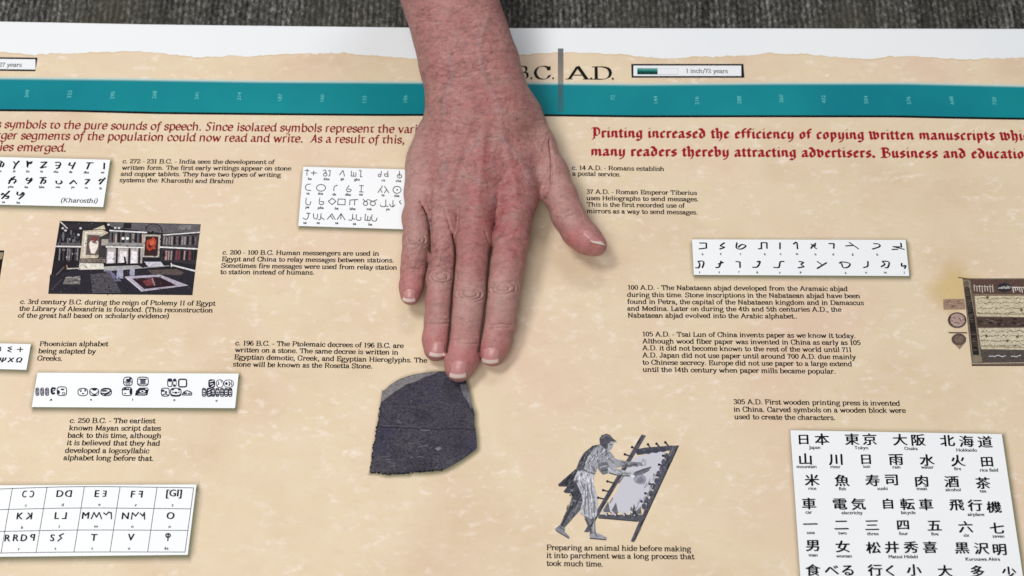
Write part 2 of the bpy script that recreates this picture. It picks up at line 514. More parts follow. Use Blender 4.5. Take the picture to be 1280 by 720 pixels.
SERIF = parse('''
a 5.2|s 0.9,3.8 1.5,4.8 2.9,4.9 3.6,3.9 3.6,2 3.6,0.9 4.2,0.1 5,0.3|s 3.6,3 1.8,2.5 0.7,1.5 1.2,0.2 2.6,0.2 3.6,1.2|d 1.1,3.8
b 5.8|l 1.2,7.3 1.2,0|f 0.7,7.2,.6|s 1.2,3.6 2.4,4.9 4.2,4.7 5,2.5 4.2,0.3 2.4,0.1 1.2,1.2
c 4.8|s 4.2,3.7 3.6,4.8 2.2,4.8 0.8,3.8 0.6,2 1.5,.3 3,.1 4.3,1.2|d 3.9,3.8
d 5.9|l 4.3,7.3 4.3,0|f 3.9,7.2,.6|f 4.8,.15,.6|s 4.3,3.6 3,4.9 1.4,4.6 .6,2.5 1.3,.3 3,.1 4.3,1.3
e 5|l .7,2.7 4.4,2.7|s 4.4,2.7 4,4.4 2.5,4.9 1,4.2 .6,2.4 1.2,.6 2.8,.1 4.4,1.1
f 3.6|s 3.5,6.8 3,7.4 2.1,7.2 1.6,6 1.6,4|l 1.6,5 1.6,0|f 1.7,.15,1.1|l .4,4.85 3,4.85
g 5.4|c 2.4,3.3,1.7,1.55|s 5,4.8 4.2,4.9 3.6,4.4|s 1.6,1.9 .9,1 1.6,.3 3.6,.2 4.7,-.6 4.2,-2 2.2,-2.4 .6,-1.7 .8,-.5 1.7,.2
h 6.2|l 1.2,7.3 1.2,0|f .8,7.2,.6|f 1.2,.15,1|s 1.2,3.4 2.6,4.8 4,4.7 4.6,3.5|l 4.6,3.6 4.6,0|f 4.6,.15,1
i 3|l 1.5,5 1.5,0|f 1.1,4.85,.6|f 1.5,.15,1.1|d 1.5,6.7
j 3|l 1.7,5 1.7,-.8|s 1.7,-.8 1.3,-2.1 .3,-2.3 -.2,-1.8|f 1.3,4.85,.6|d 1.6,6.7
k 6|l 1.2,7.3 1.2,0|f .8,7.2,.6|f 1.2,.15,1|l 4.6,4.85 1.4,2|l 2.5,3 4.8,0|f 4.6,4.85,.9|f 4.9,.15,.8
l 3|l 1.5,7.3 1.5,0|f 1.1,7.2,.6|f 1.5,.15,1.1
m 9|l 1.2,5 1.2,0|f .8,4.85,.6|f 1.2,.15,1|s 1.2,3.5 2.4,4.8 3.7,4.7 4.3,3.5|l 4.3,3.6 4.3,0|f 4.3,.15,1|s 4.3,3.5 5.5,4.8 6.8,4.7 7.4,3.5|l 7.4,3.6 7.4,0|f 7.4,.15,1
n 6.2|l 1.2,5 1.2,0|f .8,4.85,.6|f 1.2,.15,1|s 1.2,3.4 2.6,4.8 4,4.7 4.6,3.5|l 4.6,3.6 4.6,0|f 4.6,.15,1
o 5.4|c 2.7,2.5,2.05,2.35
p 5.8|l 1.2,5 1.2,-2.3|f .8,4.85,.6|f 1.3,-2.2,1|s 1.2,3.6 2.4,4.9 4.2,4.7 5,2.5 4.2,0.3 2.4,0.1 1.2,1.2
q 5.8|l 4.4,5 4.4,-2.3|f 4.4,-2.2,1|s 4.4,3.6 3,4.9 1.4,4.6 .6,2.5 1.3,.3 3,.1 4.4,1.3
r 4.4|l 1.2,5 1.2,0|f .8,4.85,.6|f 1.3,.15,1.1|s 1.2,3 2,4.5 3,4.9 3.7,4.5|d 3.5,4.3
s 4.4|s 3.7,3.8 3.2,4.7 2.1,4.9 .9,4.3 .9,3.3 2.2,2.6 3.5,1.9 3.7,.9 2.7,.1 1.4,.2 .6,1.2
t 3.6|l 1.6,6.3 1.6,1|s 1.6,1.2 1.9,.2 2.8,.1 3.5,.9|l .3,4.85 3.1,4.85
u 6.2|l 1.2,5 1.2,1.5|s 1.2,1.6 1.6,.3 2.8,.1 4.5,1.3|l 4.6,5 4.6,0|f .8,4.85,.6|f 4.2,4.85,.6|f 5.1,.15,.6
v 5.4|l .8,4.9 2.7,.1|l 2.7,.1 4.6,4.9|f .8,4.85,.9|f 4.6,4.85,.8
w 8|l .8,4.9 2.5,.1|l 2.5,.1 4,4.4|l 4,4.4 5.5,.1|l 5.5,.1 7.2,4.9|f .8,4.85,.9|f 7.2,4.85,.8
x 5.4|l .8,4.9 4.6,.1|l 4.6,4.9 .8,.1|f .8,4.85,.8|f 4.6,4.85,.8|f .8,.15,.8|f 4.6,.15,.8
y 5.4|l .8,4.9 2.8,.3|s 4.6,4.9 2.8,.2 1.8,-1.8 .7,-2.2|f .8,4.85,.9|f 4.6,4.85,.8|d .8,-1.9
z 4.8|l .6,4.85 4.1,4.85|l 4.1,4.85 .6,.15|l .6,.15 4.2,.15
A 7.6|l 3.7,7.2 .9,0|l 3.7,7.2 6.6,0|l 1.9,2.3 5.5,2.3|f .9,.15,1.1|f 6.6,.15,1.2
B 7|l 1.6,7.2 1.6,0|s 1.6,7.05 4.4,7.05 5.6,6.4 5.6,4.6 4.4,3.8 1.6,3.75|s 1.6,3.75 4.8,3.7 6.2,2.9 6.2,1 4.8,.15 1.6,.15|f .9,7.05,.8|f .9,.15,.8
C 7|s 6.2,5 5.4,6.8 3.8,7.2 1.8,6.4 .8,3.6 1.8,.8 3.8,0 5.6,.6 6.4,2.2|l 6.2,7 6.2,5
D 7.6|l 1.6,7.2 1.6,0|s 1.6,7.05 4.2,7.05 6.2,6 6.9,3.6 6.2,1.2 4.2,.15 1.6,.15|f .9,7.05,.8|f .9,.15,.8
E 6.8|l 1.6,7.2 1.6,0|l .5,7.05 5.8,7.05|l 1.6,3.7 4.5,3.7|l .5,.15 6,.15|l 5.8,7.05 5.8,5.4|l 6,.15 6,1.9|l 4.5,4.5 4.5,2.9
F 6.4|l 1.6,7.2 1.6,0|l .5,7.05 5.8,7.05|l 1.6,3.7 4.5,3.7|f 1.7,.15,1.2|l 5.8,7.05 5.8,5.4|l 4.5,4.5 4.5,2.9
G 7.6|s 6.2,5 5.4,6.8 3.8,7.2 1.8,6.4 .8,3.6 1.8,.8 3.8,0 5.6,.6|l 6.2,7 6.2,5|l 6.1,0.3 6.1,2.8|f 6,2.9,1.2
H 8.2|l 1.6,7.2 1.6,0|l 6.4,7.2 6.4,0|l 1.6,3.7 6.4,3.7|f 1.6,7.05,1.1|f 1.6,.15,1.1|f 6.4,7.05,1.1|f 6.4,.15,1.1
I 4|l 2,7.2 2,0|f 2,7.05,1.2|f 2,.15,1.2
J 5.2|l 3.6,7.2 3.6,1.8|s 3.6,1.9 3,.3 1.6,.1 .7,1.2|f 3.6,7.05,1.2|d .9,1.4
K 7.8|l 1.6,7.2 1.6,0|l 6,7 1.8,3|l 3,4.2 6.4,0|f 1.6,7.05,1.1|f 1.6,.15,1.1|f 6,7.05,1|f 6.6,.15,1
L 6.4|l 1.6,7.2 1.6,0|f 1.6,7.05,1.2|l .5,.15 5.8,.15|l 5.8,.15 5.8,2
M 9.4|l 1.6,7.1 1.6,0|l 1.7,7.1 4.7,.4|l 4.7,.4 7.7,7.1|l 7.7,7.1 7.7,0|f 1.2,7.05,.9|f 1.5,.15,1|f 7.8,.15,1.1|f 8.1,7.05,.9
N 8|l 1.6,7.2 1.6,0|l 1.6,7.1 6.3,.2|l 6.3,7.2 6.3,0|f 1.1,7.05,.9|f 1.6,.15,1|f 6.3,7.05,1
O 7.6|c 3.8,3.6,3,3.5
P 6.6|l 1.6,7.2 1.6,0|s 1.6,7.05 4.4,7.05 5.8,6.3 5.8,4.2 4.4,3.4 1.6,3.35|f .9,7.05,.8|f 1.7,.15,1.2
R 7.4|l 1.6,7.2 1.6,0|s 1.6,7.05 4.4,7.05 5.8,6.4 5.8,4.5 4.4,3.75 1.6,3.7|l 4,3.7 6.2,.2|f .9,7.05,.8|f 1.6,.15,1.1|f 6.5,.15,.8
S 6|s 5,5.4 4.4,6.8 2.9,7.2 1.3,6.5 1.1,4.9 2.8,3.9 4.7,2.9 5,1.3 3.7,.1 2,.1 .9,1.6|l 5.1,7 5.1,5.3|l .8,.2 .8,1.8
T 7|l 3.5,7.2 3.5,0|l .7,7.05 6.3,7.05|f 3.5,.15,1.3|l .7,7.05 .7,5.3|l 6.3,7.05 6.3,5.3
U 8|l 1.6,7.2 1.6,2|s 1.6,2 2.4,.3 4.4,.1 6,1 6.3,2.6|l 6.3,7.2 6.3,2.4|f 1.6,7.05,1.1|f 6.3,7.05,1
0 5.2|c 2.6,3.5,1.9,3.4
1 4.4|l 2.3,7 2.3,0|f 2.3,.15,1.2|l 1,6.2 2.3,7
2 5.2|s .9,5.2 1.2,6.6 2.6,7 4.1,6 3.8,4.2 1.6,2 .8,.4|l .8,.3 4.4,.3|l 4.4,.3 4.5,1.4
3 5.2|s .9,5.8 1.8,6.9 3.4,6.8 4,5.4 3.2,4 2,3.8|s 2,3.8 3.6,3.5 4.4,2 3.6,.3 2,.1 .8,1.1
4 5.4|l 3.5,7 3.5,0|l 3.5,7 .5,2|l .5,1.9 4.9,1.9|f 3.5,.15,1.1
5 5.2|l 1.2,6.9 4.2,6.9|l 1.2,6.9 1.1,3.8|s 1.1,3.8 2.6,4.4 4,3.8 4.4,2.2 3.5,.4 2,.1 .8,1
6 5.2|s 4.1,6.4 2.8,7 1.3,5.6 .7,3 1,1|c 2.6,2.2,1.8,2.1
7 5|l .7,6.8 4.4,6.8|s 4.4,6.8 2.9,4 2.2,1.5 2.1,0|l .7,6.9 .7,5.6
8 5.2|c 2.6,5.2,1.5,1.7|c 2.6,1.9,1.9,1.8
9 5.2|s 1.1,.6 2.4,0 3.9,1.4 4.5,4 4.2,6|c 2.6,4.8,1.8,2.1
. 2.6|d 1.2,.45
, 2.6|d 1.2,.45|s 1.5,.4 1.3,-.8 .7,-1.5
: 2.6|d 1.2,.45|d 1.2,3.9
- 3.2|l .5,2.5 2.7,2.5
( 3|s 2.5,7.6 1.2,5.6 .8,3 1.2,.4 2.5,-1.6
) 3|s .5,7.6 1.8,5.6 2.2,3 1.8,.4 .5,-1.6
/ 4|l 3.6,7.4 .4,-1
''')

UNCIAL = dict(SERIF)
UNCIAL.update(parse('''
t 4|l .3,4.7 3.7,4.9|s 2,4.8 1.4,3 1.5,1 2.3,.2 3.5,.8
a 5.2|s 1,4.2 2.4,4.9 3.4,4.2 3.6,2.6 3.8,.6 4.9,.2|s 3.5,2.6 1.6,2.5 .7,1.3 1.6,.2 3.6,1.2
f 3.8|s 3.9,6.6 3,7.1 2.1,6.2 1.8,4 1.5,-1 .8,-2|l .4,4.7 3.4,4.9
r 4.2|l 1.2,4.9 1.1,0|s 1.2,3.2 2.1,4.6 3.6,4.9
g 5.6|s 4.4,4.6 2.6,4.9 .9,3.8 .8,1.8 2.2,.4 4.3,1.6|s 4.6,4.9 4.4,2 4.5,-.6 3.4,-2 1.4,-2 .5,-1.2
y 5.4|s .9,4.9 1,2.4 2.2,1 4,2|s 4.6,4.9 4.2,1.4 3.4,-1.2 1.4,-2.2
d 5.8|s 4.9,7.2 4.5,4 4.5,1 5.3,.2|s 4.4,4.4 2.6,4.9 .9,3.6 .9,1.2 2.4,.1 4.4,1.6
A 6.6|s .2,.3 1.6,1 3.4,5 4.2,7|l 4.2,7 5.4,0|l 1.8,2.4 5,2.4
S 6|s 5.4,6.4 3.6,7.2 1.8,6.2 2,4.6 4,3.2 4.2,1.2 2.6,0 .7,.7
'''))

BLACK = parse('''
a 4.3|l .7,3.6 1.5,4.6 2.9,4.3 2.9,.8 3.8,.4|l 2.8,2.8 1.1,2.2 .8,.9 1.5,.2 2.8,1.2
b 4.4|l .5,7 1.2,6.4 1.2,.8 2.2,.1 3.4,1 3.4,3.6 2.6,4.6 1.3,3.9
c 3.7|l 3.1,4 2.2,4.7 1.1,3.9 1.1,.9 2,.2 3.2,.9
d 4.5|l .6,6.6 1.8,6.4 3.4,4.2 3.4,1 2.2,.2 1.1,1 1.1,3.5 2.2,4.4 3.2,3.9
e 3.8|l 1.1,2.2 3.1,3.4 2.2,4.7 1.1,3.9 1.1,.9 2,.2 3.3,.9
f 3.1|l 3.2,6.4 2.2,6.9 1.4,6 1.4,.5 .8,0|l .4,4.4 2.8,4.4
g 4.4|l 3.8,4.6 2,4.7 1.1,3.8 1.1,1.2 2,.5 3.3,1.3|l 3.3,4.3 3.3,-.8 2.2,-1.9 .7,-1.3
h 4.5|l .5,7 1.2,6.4 1.2,.6 1.8,.2|l 1.2,3.8 2.6,4.6 3.4,3.8 3.4,.4 2.4,-1.6
i 2.4|l .5,4.1 1.2,4.6 1.2,.7 1.9,.3|l 1,6.4 1.8,6.9
m 6.8|l .5,4.1 1.2,4.6 1.2,.5|l 1.2,3.8 2.6,4.6 3.3,3.8 3.3,.5|l 3.3,3.8 4.7,4.6 5.4,3.8 5.4,.7 6.1,.3
n 4.6|l .5,4.1 1.2,4.6 1.2,.5|l 1.2,3.8 2.6,4.6 3.3,3.8 3.3,.7 4,.3
o 4.3|l 2.2,4.7 1.1,3.8 1.1,1 2.1,.2 3.3,1.1 3.3,3.9 2.2,4.7
p 4.5|l .5,4.1 1.2,4.6 1.2,-2|l 1.2,3.8 2.6,4.6 3.4,3.7 3.4,1 2.4,.2 1.2,.7
r 3.3|l .5,4.1 1.2,4.6 1.2,.6 1.7,.2|l 1.3,3.8 2.2,4.6 3,4
s 3.8|l 3.1,4.1 2.2,4.7 1,3.9 1.2,3 2.8,2.1 3,1 2,.2 .8,.8
t 2.9|l 1.3,5.8 1.3,.9 2,.2 2.7,.6|l .4,4.4 2.5,4.4
u 4.6|l .5,4.1 1.2,4.6 1.2,.9 2,.2 3.3,1.1|l 2.8,4.3 3.3,4.6 3.3,.7 4,.3
v 4.4|l .5,5.4 1.2,4.8 1.2,.9 2.2,.2 3.4,1.2 3.4,3.6 2.5,4.7 1.5,4
w 6.5|l .5,5.4 1.2,4.8 1.2,.9 2,.2 3.2,1.1|l 2.7,5.4 3.3,4.8 3.3,.9 4.2,.2 5.4,1.2 5.4,3.6 4.6,4.7 3.6,4
y 4.4|l .5,4.1 1.2,4.6 1.2,.9 2,.2 3.3,1.1|l 3,4.3 3.4,4.6 3.4,.6 2.4,-1.6 1,-1.9
P 5.8|l .3,6.2 1.3,6.9 3.6,6.9 5,5.6 5,2.6 3.8,1.4 2,1.8|l 2,6.8 2,-.8 .6,-1.5|l 2.7,6.6 2.7,1.6
B 6.4|l .3,6 1.3,6.9 3.8,6.9 5.2,5.8 4.6,4.2 2.2,3.9|l 3.6,3.9 5.6,3 5.6,1.2 4,.1 .6,.2|l 2,6.8 2,.3|l 2.7,6.6 2.7,.4
. 2|d .9,.6
''')


def lean(x, y):
    """how far a vertical of the sheet moves in x for one photograph pixel upwards"""
    return (677.0 - x) / (y + 3600.0)


def text_width(G, s, space=2.9):
    return sum(space if ch == ' ' else G[ch][0] for ch in s)


def text_line(P, G, s, p0, p1, cap, m, nib=(0.46, 0.2, 0.0), serif=True, slant=0.0, space=2.9, upto=None, width=None):
    """set a line between two baseline points; cap is the capital height in pixels"""
    W = width or text_width(G, s if upto is None else s[:upto], space)
    p0 = np.array(p0, float); p1 = np.array(p1, float)
    ux = (p1 - p0) / W
    k = cap / 7.2

    def mp(q, x):
        base = p0 + ux * (x + q[0] + slant * q[1])
        h = q[1] * k
        return (base[0] + h * lean(base[0], base[1]), base[1] - h)
    x = 0.0
    a, b, ang = nib
    for ch in s:
        if ch == ' ':
            x += space
            continue
        wd, st = G[ch]
        a, b, ang = (nib[0] * 0.72, nib[1], nib[2]) if (G.get('P') is BLACK['P'] and ch.isupper()) else nib
        for kind, pts in st:
            if kind == 'f':
                if not serif:
                    continue
                fx, fy, hw = pts[0]
                q = [(fx - hw, fy), (fx + hw, fy)]
                strips = nib_strip(q, 0.2, 0.2, 0)
            elif kind == 'd':
                cx, cy = pts[0]
                r = max(a, 0.45) * 1.05
                e = ell(cx, cy, r, r, 8)[:-1]
                P.add([mp(q, x) for q in e], [list(range(8))], m)
                continue
            else:
                if kind == 'c':
                    cx, cy, rx, ry = pts[0]
                    q = ell(cx, cy, rx, ry, 14)
                elif kind == 's':
                    q = catmull(pts, 4)
                else:
                    q = pts
                strips = nib_strip(q, a, b, ang)
            for L, R in strips:
                n = len(L)
                P.add([mp(q, x) for q in L + R], [[i, i + 1, n + i + 1, n + i] for i in range(n - 1)], m)
        x += wd


# glyph outlines of the built-in font (sans captions, Japanese characters)
_fc = bpy.data.curves.new('glyph', 'FONT')
_fc.resolution_u = 3
_fo = bpy.data.objects.new('glyph', _fc)
COL.objects.link(_fo)
_gc = {}


def glyph(s, bold=0.0):
    if (s, bold) not in _gc:
        _fc.body = s
        _fc.offset = bold
        dg = bpy.context.evaluated_depsgraph_get()
        ev = _fo.evaluated_get(dg)
        me = ev.to_mesh()
        v = np.array([tuple(q.co[:2]) for q in me.vertices]).reshape(-1, 2)
        f = [list(p.vertices) for p in me.polygons]
        ev.to_mesh_clear()
        _gc[(s, bold)] = (v, f)
    return _gc[(s, bold)]


def sans(P, s, cx, cy, height, m, bold=0.0, sx=1.0, mirror=False, rot=0, base=None, shear=0.0, tilt=0.0, fat=0.0):
    """built-in font text, centred at (cx, cy) in pixels; height = pixels for one em"""
    v, f = glyph(s, bold)
    if not len(v):
        return
    v = v.copy()
    lo, hi = v.min(0), v.max(0)
    v[:, 0] -= (lo[0] + hi[0]) / 2
    v[:, 1] -= (lo[1] + hi[1]) / 2 if base is None else base
    if mirror:
        v[:, 0] *= -1
    v[:, 0] += shear * v[:, 1]
    v[:, 0] *= sx
    if rot:
        v = np.stack([-v[:, 1], v[:, 0]], 1)
    v *= height
    pts = [(cx + q[0] + q[1] * lean(cx, cy), cy - q[1] + tilt * q[0]) for q in v]
    for k in range(1 if not fat else 3):
        o = (0, fat, -fat)[k]
        P.add([(q[0] + o, q[1] + o * 0.3) for q in pts], f, m)


# ------------------------------------------------------------------ floor: dark woven carpet
def build_floor():
    xs = np.concatenate([np.linspace(-3, -0.56, 12)[:-1], np.arange(-0.56, 0.56, 0.00135), np.linspace(0.57, 3, 12)])
    y0 = 0.175
    ys = np.concatenate([np.linspace(-2.5, y0, 14)[:-1], np.arange(y0, 0.33, 0.0015), np.linspace(0.335, 3, 14)])
    X, Y = np.meshgrid(xs, ys)
    rib = 3.1e-3
    jx = X + 0.0006 * np.sin(Y * 310 + 40 * np.sin(X * 3)) + 0.0004 * np.sin(Y * 120 + X * 50)
    colid = np.floor(jx / rib)
    ph = (np.sin(colid * 12.9898) * 43758.5453) % 1.0
    Z = 0.0011 * np.abs(np.sin(np.pi * jx / rib)) ** 0.7
    Z += 0.0009 * np.abs(np.sin(np.pi * (Y / 0.0046 + ph * 7))) ** 0.8 * (0.5 + ph)
    Z += rng.normal(0, 0.00022, Z.shape)
    fine = (X > -0.565) & (X < 0.565) & (Y > y0 - 1e-4) & (Y < 0.331)
    Z = np.where(fine, Z, 0.0006) - 0.0048
    nx, ny = len(xs), len(ys)
    V = np.stack([X, Y, Z], -1).reshape(-1, 3)
    i = np.arange(nx - 1); j = np.arange(ny - 1)
    I, J = np.meshgrid(i, j)
    a = (J * nx + I).ravel()
    Fs = np.stack([a, a + 1, a + nx + 1, a + nx], 1)
    o = mesh_obj('floor', V, Fs, [m_carpet], smooth=True)
    o['kind'] = 'structure'
    return o


build_floor()

# ------------------------------------------------------------------ poster
poster = bpy.data.objects.new('poster', None)
COL.objects.link(poster)
poster['label'] = 'large printed parchment-coloured timeline poster with teal band, lying flat under the hand'
poster['category'] = 'poster'

X0, X1, YB = -260, 1540, 860
EDGE = [(-260, 24), (0, 27), (80, 28.5), (180, 30.5), (320, 32.3), (520, 34.6), (640, 35.2), (960, 35.6), (1280, 36.2), (1540, 37)]
TORN = [(-260, 67), (-60, 64), (0, 65), (40, 68), (100, 66.3), (160, 63.5), (200, 66), (245, 71.5), (275, 71), (290, 69.2), (320, 70.5), (350, 68),
        (430, 66), (470, 70), (520, 73), (580, 72), (640, 69), (690, 66), (720, 65.5), (780, 68), (820, 73), (850, 72.6), (870, 70), (900, 71),
        (940, 69), (960, 66.5), (1010, 68), (1050, 72), (1090, 74), (1110, 70.4), (1130, 70), (1170, 72), (1200, 75), (1240, 73), (1280, 72.5), (1400, 69), (1540, 71)]
BTOP = [(-260, 94), (0, 97.5), (150, 99), (320, 101.8), (640, 103.8), (800, 105.5), (960, 104.2), (1130, 104), (1280, 107.5), (1540, 109)]
BBOT = [(-260, 135), (0, 138.5), (80, 139), (200, 142), (320, 143.2), (480, 144.4), (640, 144.2), (800, 146.2), (960, 146), (1120, 146.2), (1200, 148), (1280, 149.2), (1540, 151)]


def fn(tab):
    xs = np.array([p[0] for p in tab], float); ys = np.array([p[1] for p in tab], float)

    def f(x):
        acc = 0
        for d in (-14, -7, 0, 7, 14):
            acc = acc + np.interp(x + d, xs, ys)
        return acc / 5
    return f


def fn_sharp(tab):
    xs = np.array([p[0] for p in tab], float); ys = np.array([p[1] for p in tab], float)
    return lambda x: np.interp(x, xs, ys)


f_edge, f_torn0, f_bt, f_bb = fn(EDGE), fn_sharp(TORN), fn(BTOP), fn(BBOT)
_tj = rng.normal(0, 1, 4000)


def f_torn(x):
    i = (x + 300) * 1.0
    return f_torn0(x) + 0.55 * np.interp(i, np.arange(4000), np.convolve(_tj, np.ones(3) / 3, 'same')) + 0.5 * np.interp(i / 7, np.arange(4000), _tj)


def band(P, ft, fb, m, nx, ny, x0=X0, x1=X1, pw=1.0, alpha=None):
    xs = np.linspace(x0, x1, nx + 1)
    t, bt = ft(xs), fb(xs)
    pts, al = [], []
    for j in range(ny + 1):
        s = (j / ny) ** pw
        for i in range(nx + 1):
            pts.append((xs[i], t[i] * (1 - s) + bt[i] * s))
            al.append(alpha(j / ny) if alpha else 1.0)
    fs = [[j * (nx + 1) + i, j * (nx + 1) + i + 1, (j + 1) * (nx + 1) + i + 1, (j + 1) * (nx + 1) + i] for j in range(ny) for i in range(nx)]
    P.add(pts, fs, m, lift=0.0, alpha=al)


const = lambda v: (lambda x: np.full(np.shape(x), float(v)))
p = Print(0.0)
band(p, f_edge, const(YB), m_white, 300, 130)
sheet = p.build('paper_sheet', poster)
sol = sheet.modifiers.new('thickness', 'SOLIDIFY')
sol.thickness = 0.0006
sol.offset = -1
p = Print(0.00006)
band(p, f_torn, const(YB), m_parch, 900, 130)
p.build('parchment_background', poster)
p = Print(0.00008)
m_torn = ink((217, 194, 160))
band(p, lambda x: f_torn(x), lambda x: f_torn(x) + 1.1 + 0.5 * np.sin(x / 17), m_torn, 900, 1)
p.build('torn_edge', poster)

# teal band with its dark lower line, pale upper rim and the year numbers
p = Print(0.00010)
band(p, f_bt, f_bb, m_teal, 300, 8)
tb = p.build('timeline_band', poster)
p = Print(0.00013)
band(p, lambda x: f_bb(x) - 2.0, lambda x: f_bb(x) + 0.6, ink((10, 16, 16)), 300, 1)
p.build('lower_line', tb)
p = Print(0.00013)
band(p, lambda x: f_bt(x) - 2.2, lambda x: f_bt(x) + 2.6, m_glow, 300, 6, alpha=lambda s: max(0, 1 - abs(s - 0.45) / 0.5) * 0.7)
p.build('upper_rim', tb)
m_year = ink((112, 196, 196))
for s, x, y in [('349', 33.7, 117), ('322', 87, 117.5), ('295', 140.7, 119), ('268', 193, 118.5), ('241', 246, 120), ('214', 299, 120.2), ('187', 350, 121.5),
                ('160', 402.5, 122.5), ('133', 455.5, 124), ('106', 506.7, 123.5), ('72', 766, 122), ('144', 819.5, 124.5), ('216', 871, 125.8), ('288', 924, 125),
                ('360', 976.5, 123.3), ('432', 1029.5, 124), ('504', 1082.5, 124.6), ('576', 1136, 125.5), ('648', 1189.5, 125.5), ('720', 1243, 126.3)]:
    p = Print(0.00014)
    sans(p, s, x, y, 6.8, m_year, rot=1, sx=1.0)
    p.build('year_number', tb)

# era letters and divider
m_black = ink((22, 18, 16))
p = Print(0.00016, 40)
wide = (0.62, 0.16, 0.35)
text_line(p, SERIF, 'B', (644, 98.6), (661, 98.6), 16, m_black, wide)
text_line(p, SERIF, '.', (661.5, 98.8), (667, 98.8), 16, m_black, wide)
text_line(p, SERIF, 'C', (666.5, 98.8), (689, 98.8), 16, m_black, wide)
text_line(p, SERIF, '.', (689, 98.8), (694, 98.8), 16, m_black, wide)
text_line(p, SERIF, 'A', (708, 99), (737.5, 99.2), 16.2, m_black, wide)
text_line(p, SERIF, '.', (736.2, 99.2), (742.2, 99.2), 16, m_black, wide)
text_line(p, SERIF, 'D', (740, 99.2), (765.5, 99.3), 16, m_black, wide)
text_line(p, SERIF, '.', (763.5, 99.4), (769, 99.4), 16, m_black, wide)
p.build('era_lettering', poster)
p = Print(0.00015)
band(p, const(60.5), const(140), m_bar, 8, 16, 697.3, 704.3, alpha=lambda s: 0.72 - 0.5 * s)
p.build('era_divider', poster)


# scale legends
def legend(x0, x1, yt0, yt1, hgt, txt, tx0, tx1, ty, bar=None):
    e = bpy.data.objects.new('scale_legend', None)
    COL.objects.link(e)
    e.parent = poster
    p = Print(0.00014)
    p.grid([(x0, yt0), (x1, yt1), (x1 + (x1 - 677) * hgt / 3700, yt1 + hgt), (x0 + (x0 - 677) * hgt / 3700, yt0 + hgt)], ink((24, 22, 28)))
    p.build('frame', e)
    p = Print(0.00017)
    p.grid([(x0 + 2.8, yt0 + 2.1), (x1 - 2.8, yt1 + 2.1), (x1 - 2.7, yt1 + hgt - 2.1), (x0 + 2.8, yt0 + hgt - 2.1)], m_white)
    p.build('white_field', e)
    p = Print(0.0002)
    text_line(p, SERIF, txt, (tx0, ty), (tx1, ty + 0.3), 5.2, ink((36, 34, 36)), (0.55, 0.32, 0))
    p.build('lettering', e)
    if bar:
        p = Print(0.0002)
        bx0, bx1, bx2, by0, by1 = bar
        p.grid([(bx0, by0), (bx2, by0 + .3), (bx2, by1 + .3), (bx0, by1)], ink((196, 198, 204)))
        p.grid([(bx1, by0 + .5), (bx2 - .5, by0 + .7), (bx2 - .5, by1 - .3), (bx1, by1 - .4)], m_white)
        p.grid([(bx0, by0), (bx1, by0 + .2), (bx1, by1), (bx0, by1)], ink((14, 62, 60)))
        p.grid([(bx0, by0), (bx1, by0 + .2), (bx1, by0 + 4.4), (bx0, by0 + 4.2)], ink((34, 112, 106)))
        p.grid([(bx0 + .4, by0 + .6), (bx1 - .4, by0 + .8), (bx1 - .4, by0 + 2.6), (bx0 + .4, by0 + 2.4)], ink((82, 158, 150)))
        p.build('inch_bar', e)


legend(789.0, 929.3, 79.9, 79.9, 17.2, '1 inch/72 years', 857.5, 910, 91.0, (796.5, 822, 847.5, 85.2, 93))
legend(-90, 47, 70.5, 72, 17.0, '1 inch/27 years', -26, 27, 83.2)

# red headings
m_red = ink((138, 26, 32))
m_crim = ink((160, 24, 40))
NU = (0.74, 0.27, math.radians(32))
p = Print(0.00016, 40)
L1 = 'symbols to the pure sounds of speech. Since isolated symbols represent the various'
text_line(p, UNCIAL, L1, (5, 160), (518, 166.3), 10.2, m_red, NU, False, 0.0, upto=L1.index('ious'))
text_line(p, UNCIAL, 's', (-5, 159.9), (1, 160), 10.2, m_red, NU, False, 0.0)
L2 = 'larger segments of the population could now read and write.  As a result of this,'
text_line(p, UNCIAL, L2, (-17, 173.6), (506, 179.4), 10.2, m_red, NU, False, 0.0)
text_line(p, UNCIAL, 'colonies emerged.', (-38, 187.7), (83, 189.6), 10.2, m_red, NU, False, 0.0)
p.build('red_heading', poster)
NB = (0.92, 0.17, math.radians(40))
p = Print(0.00016, 40)
L1 = 'Printing increased the efficiency of copying written manuscripts which'
text_line(p, BLACK, L1, (738.5, 171.6), (1279, 175.4), 12.6, m_crim, NB, space=2.6, upto=len(L1) - 2)
L2 = 'many readers thereby attracting advertisers. Business and educational'
text_line(p, BLACK.copy() | {'l': (2.4, [('l', [(.5, 7), (1.2, 6.4), (1.2, .7), (1.9, .3)])])}, L2, (738, 194.6), (1281, 198), 12.6, m_crim, NB, space=2.6, upto=len(L2) - 3)
p.build('red_heading', poster)

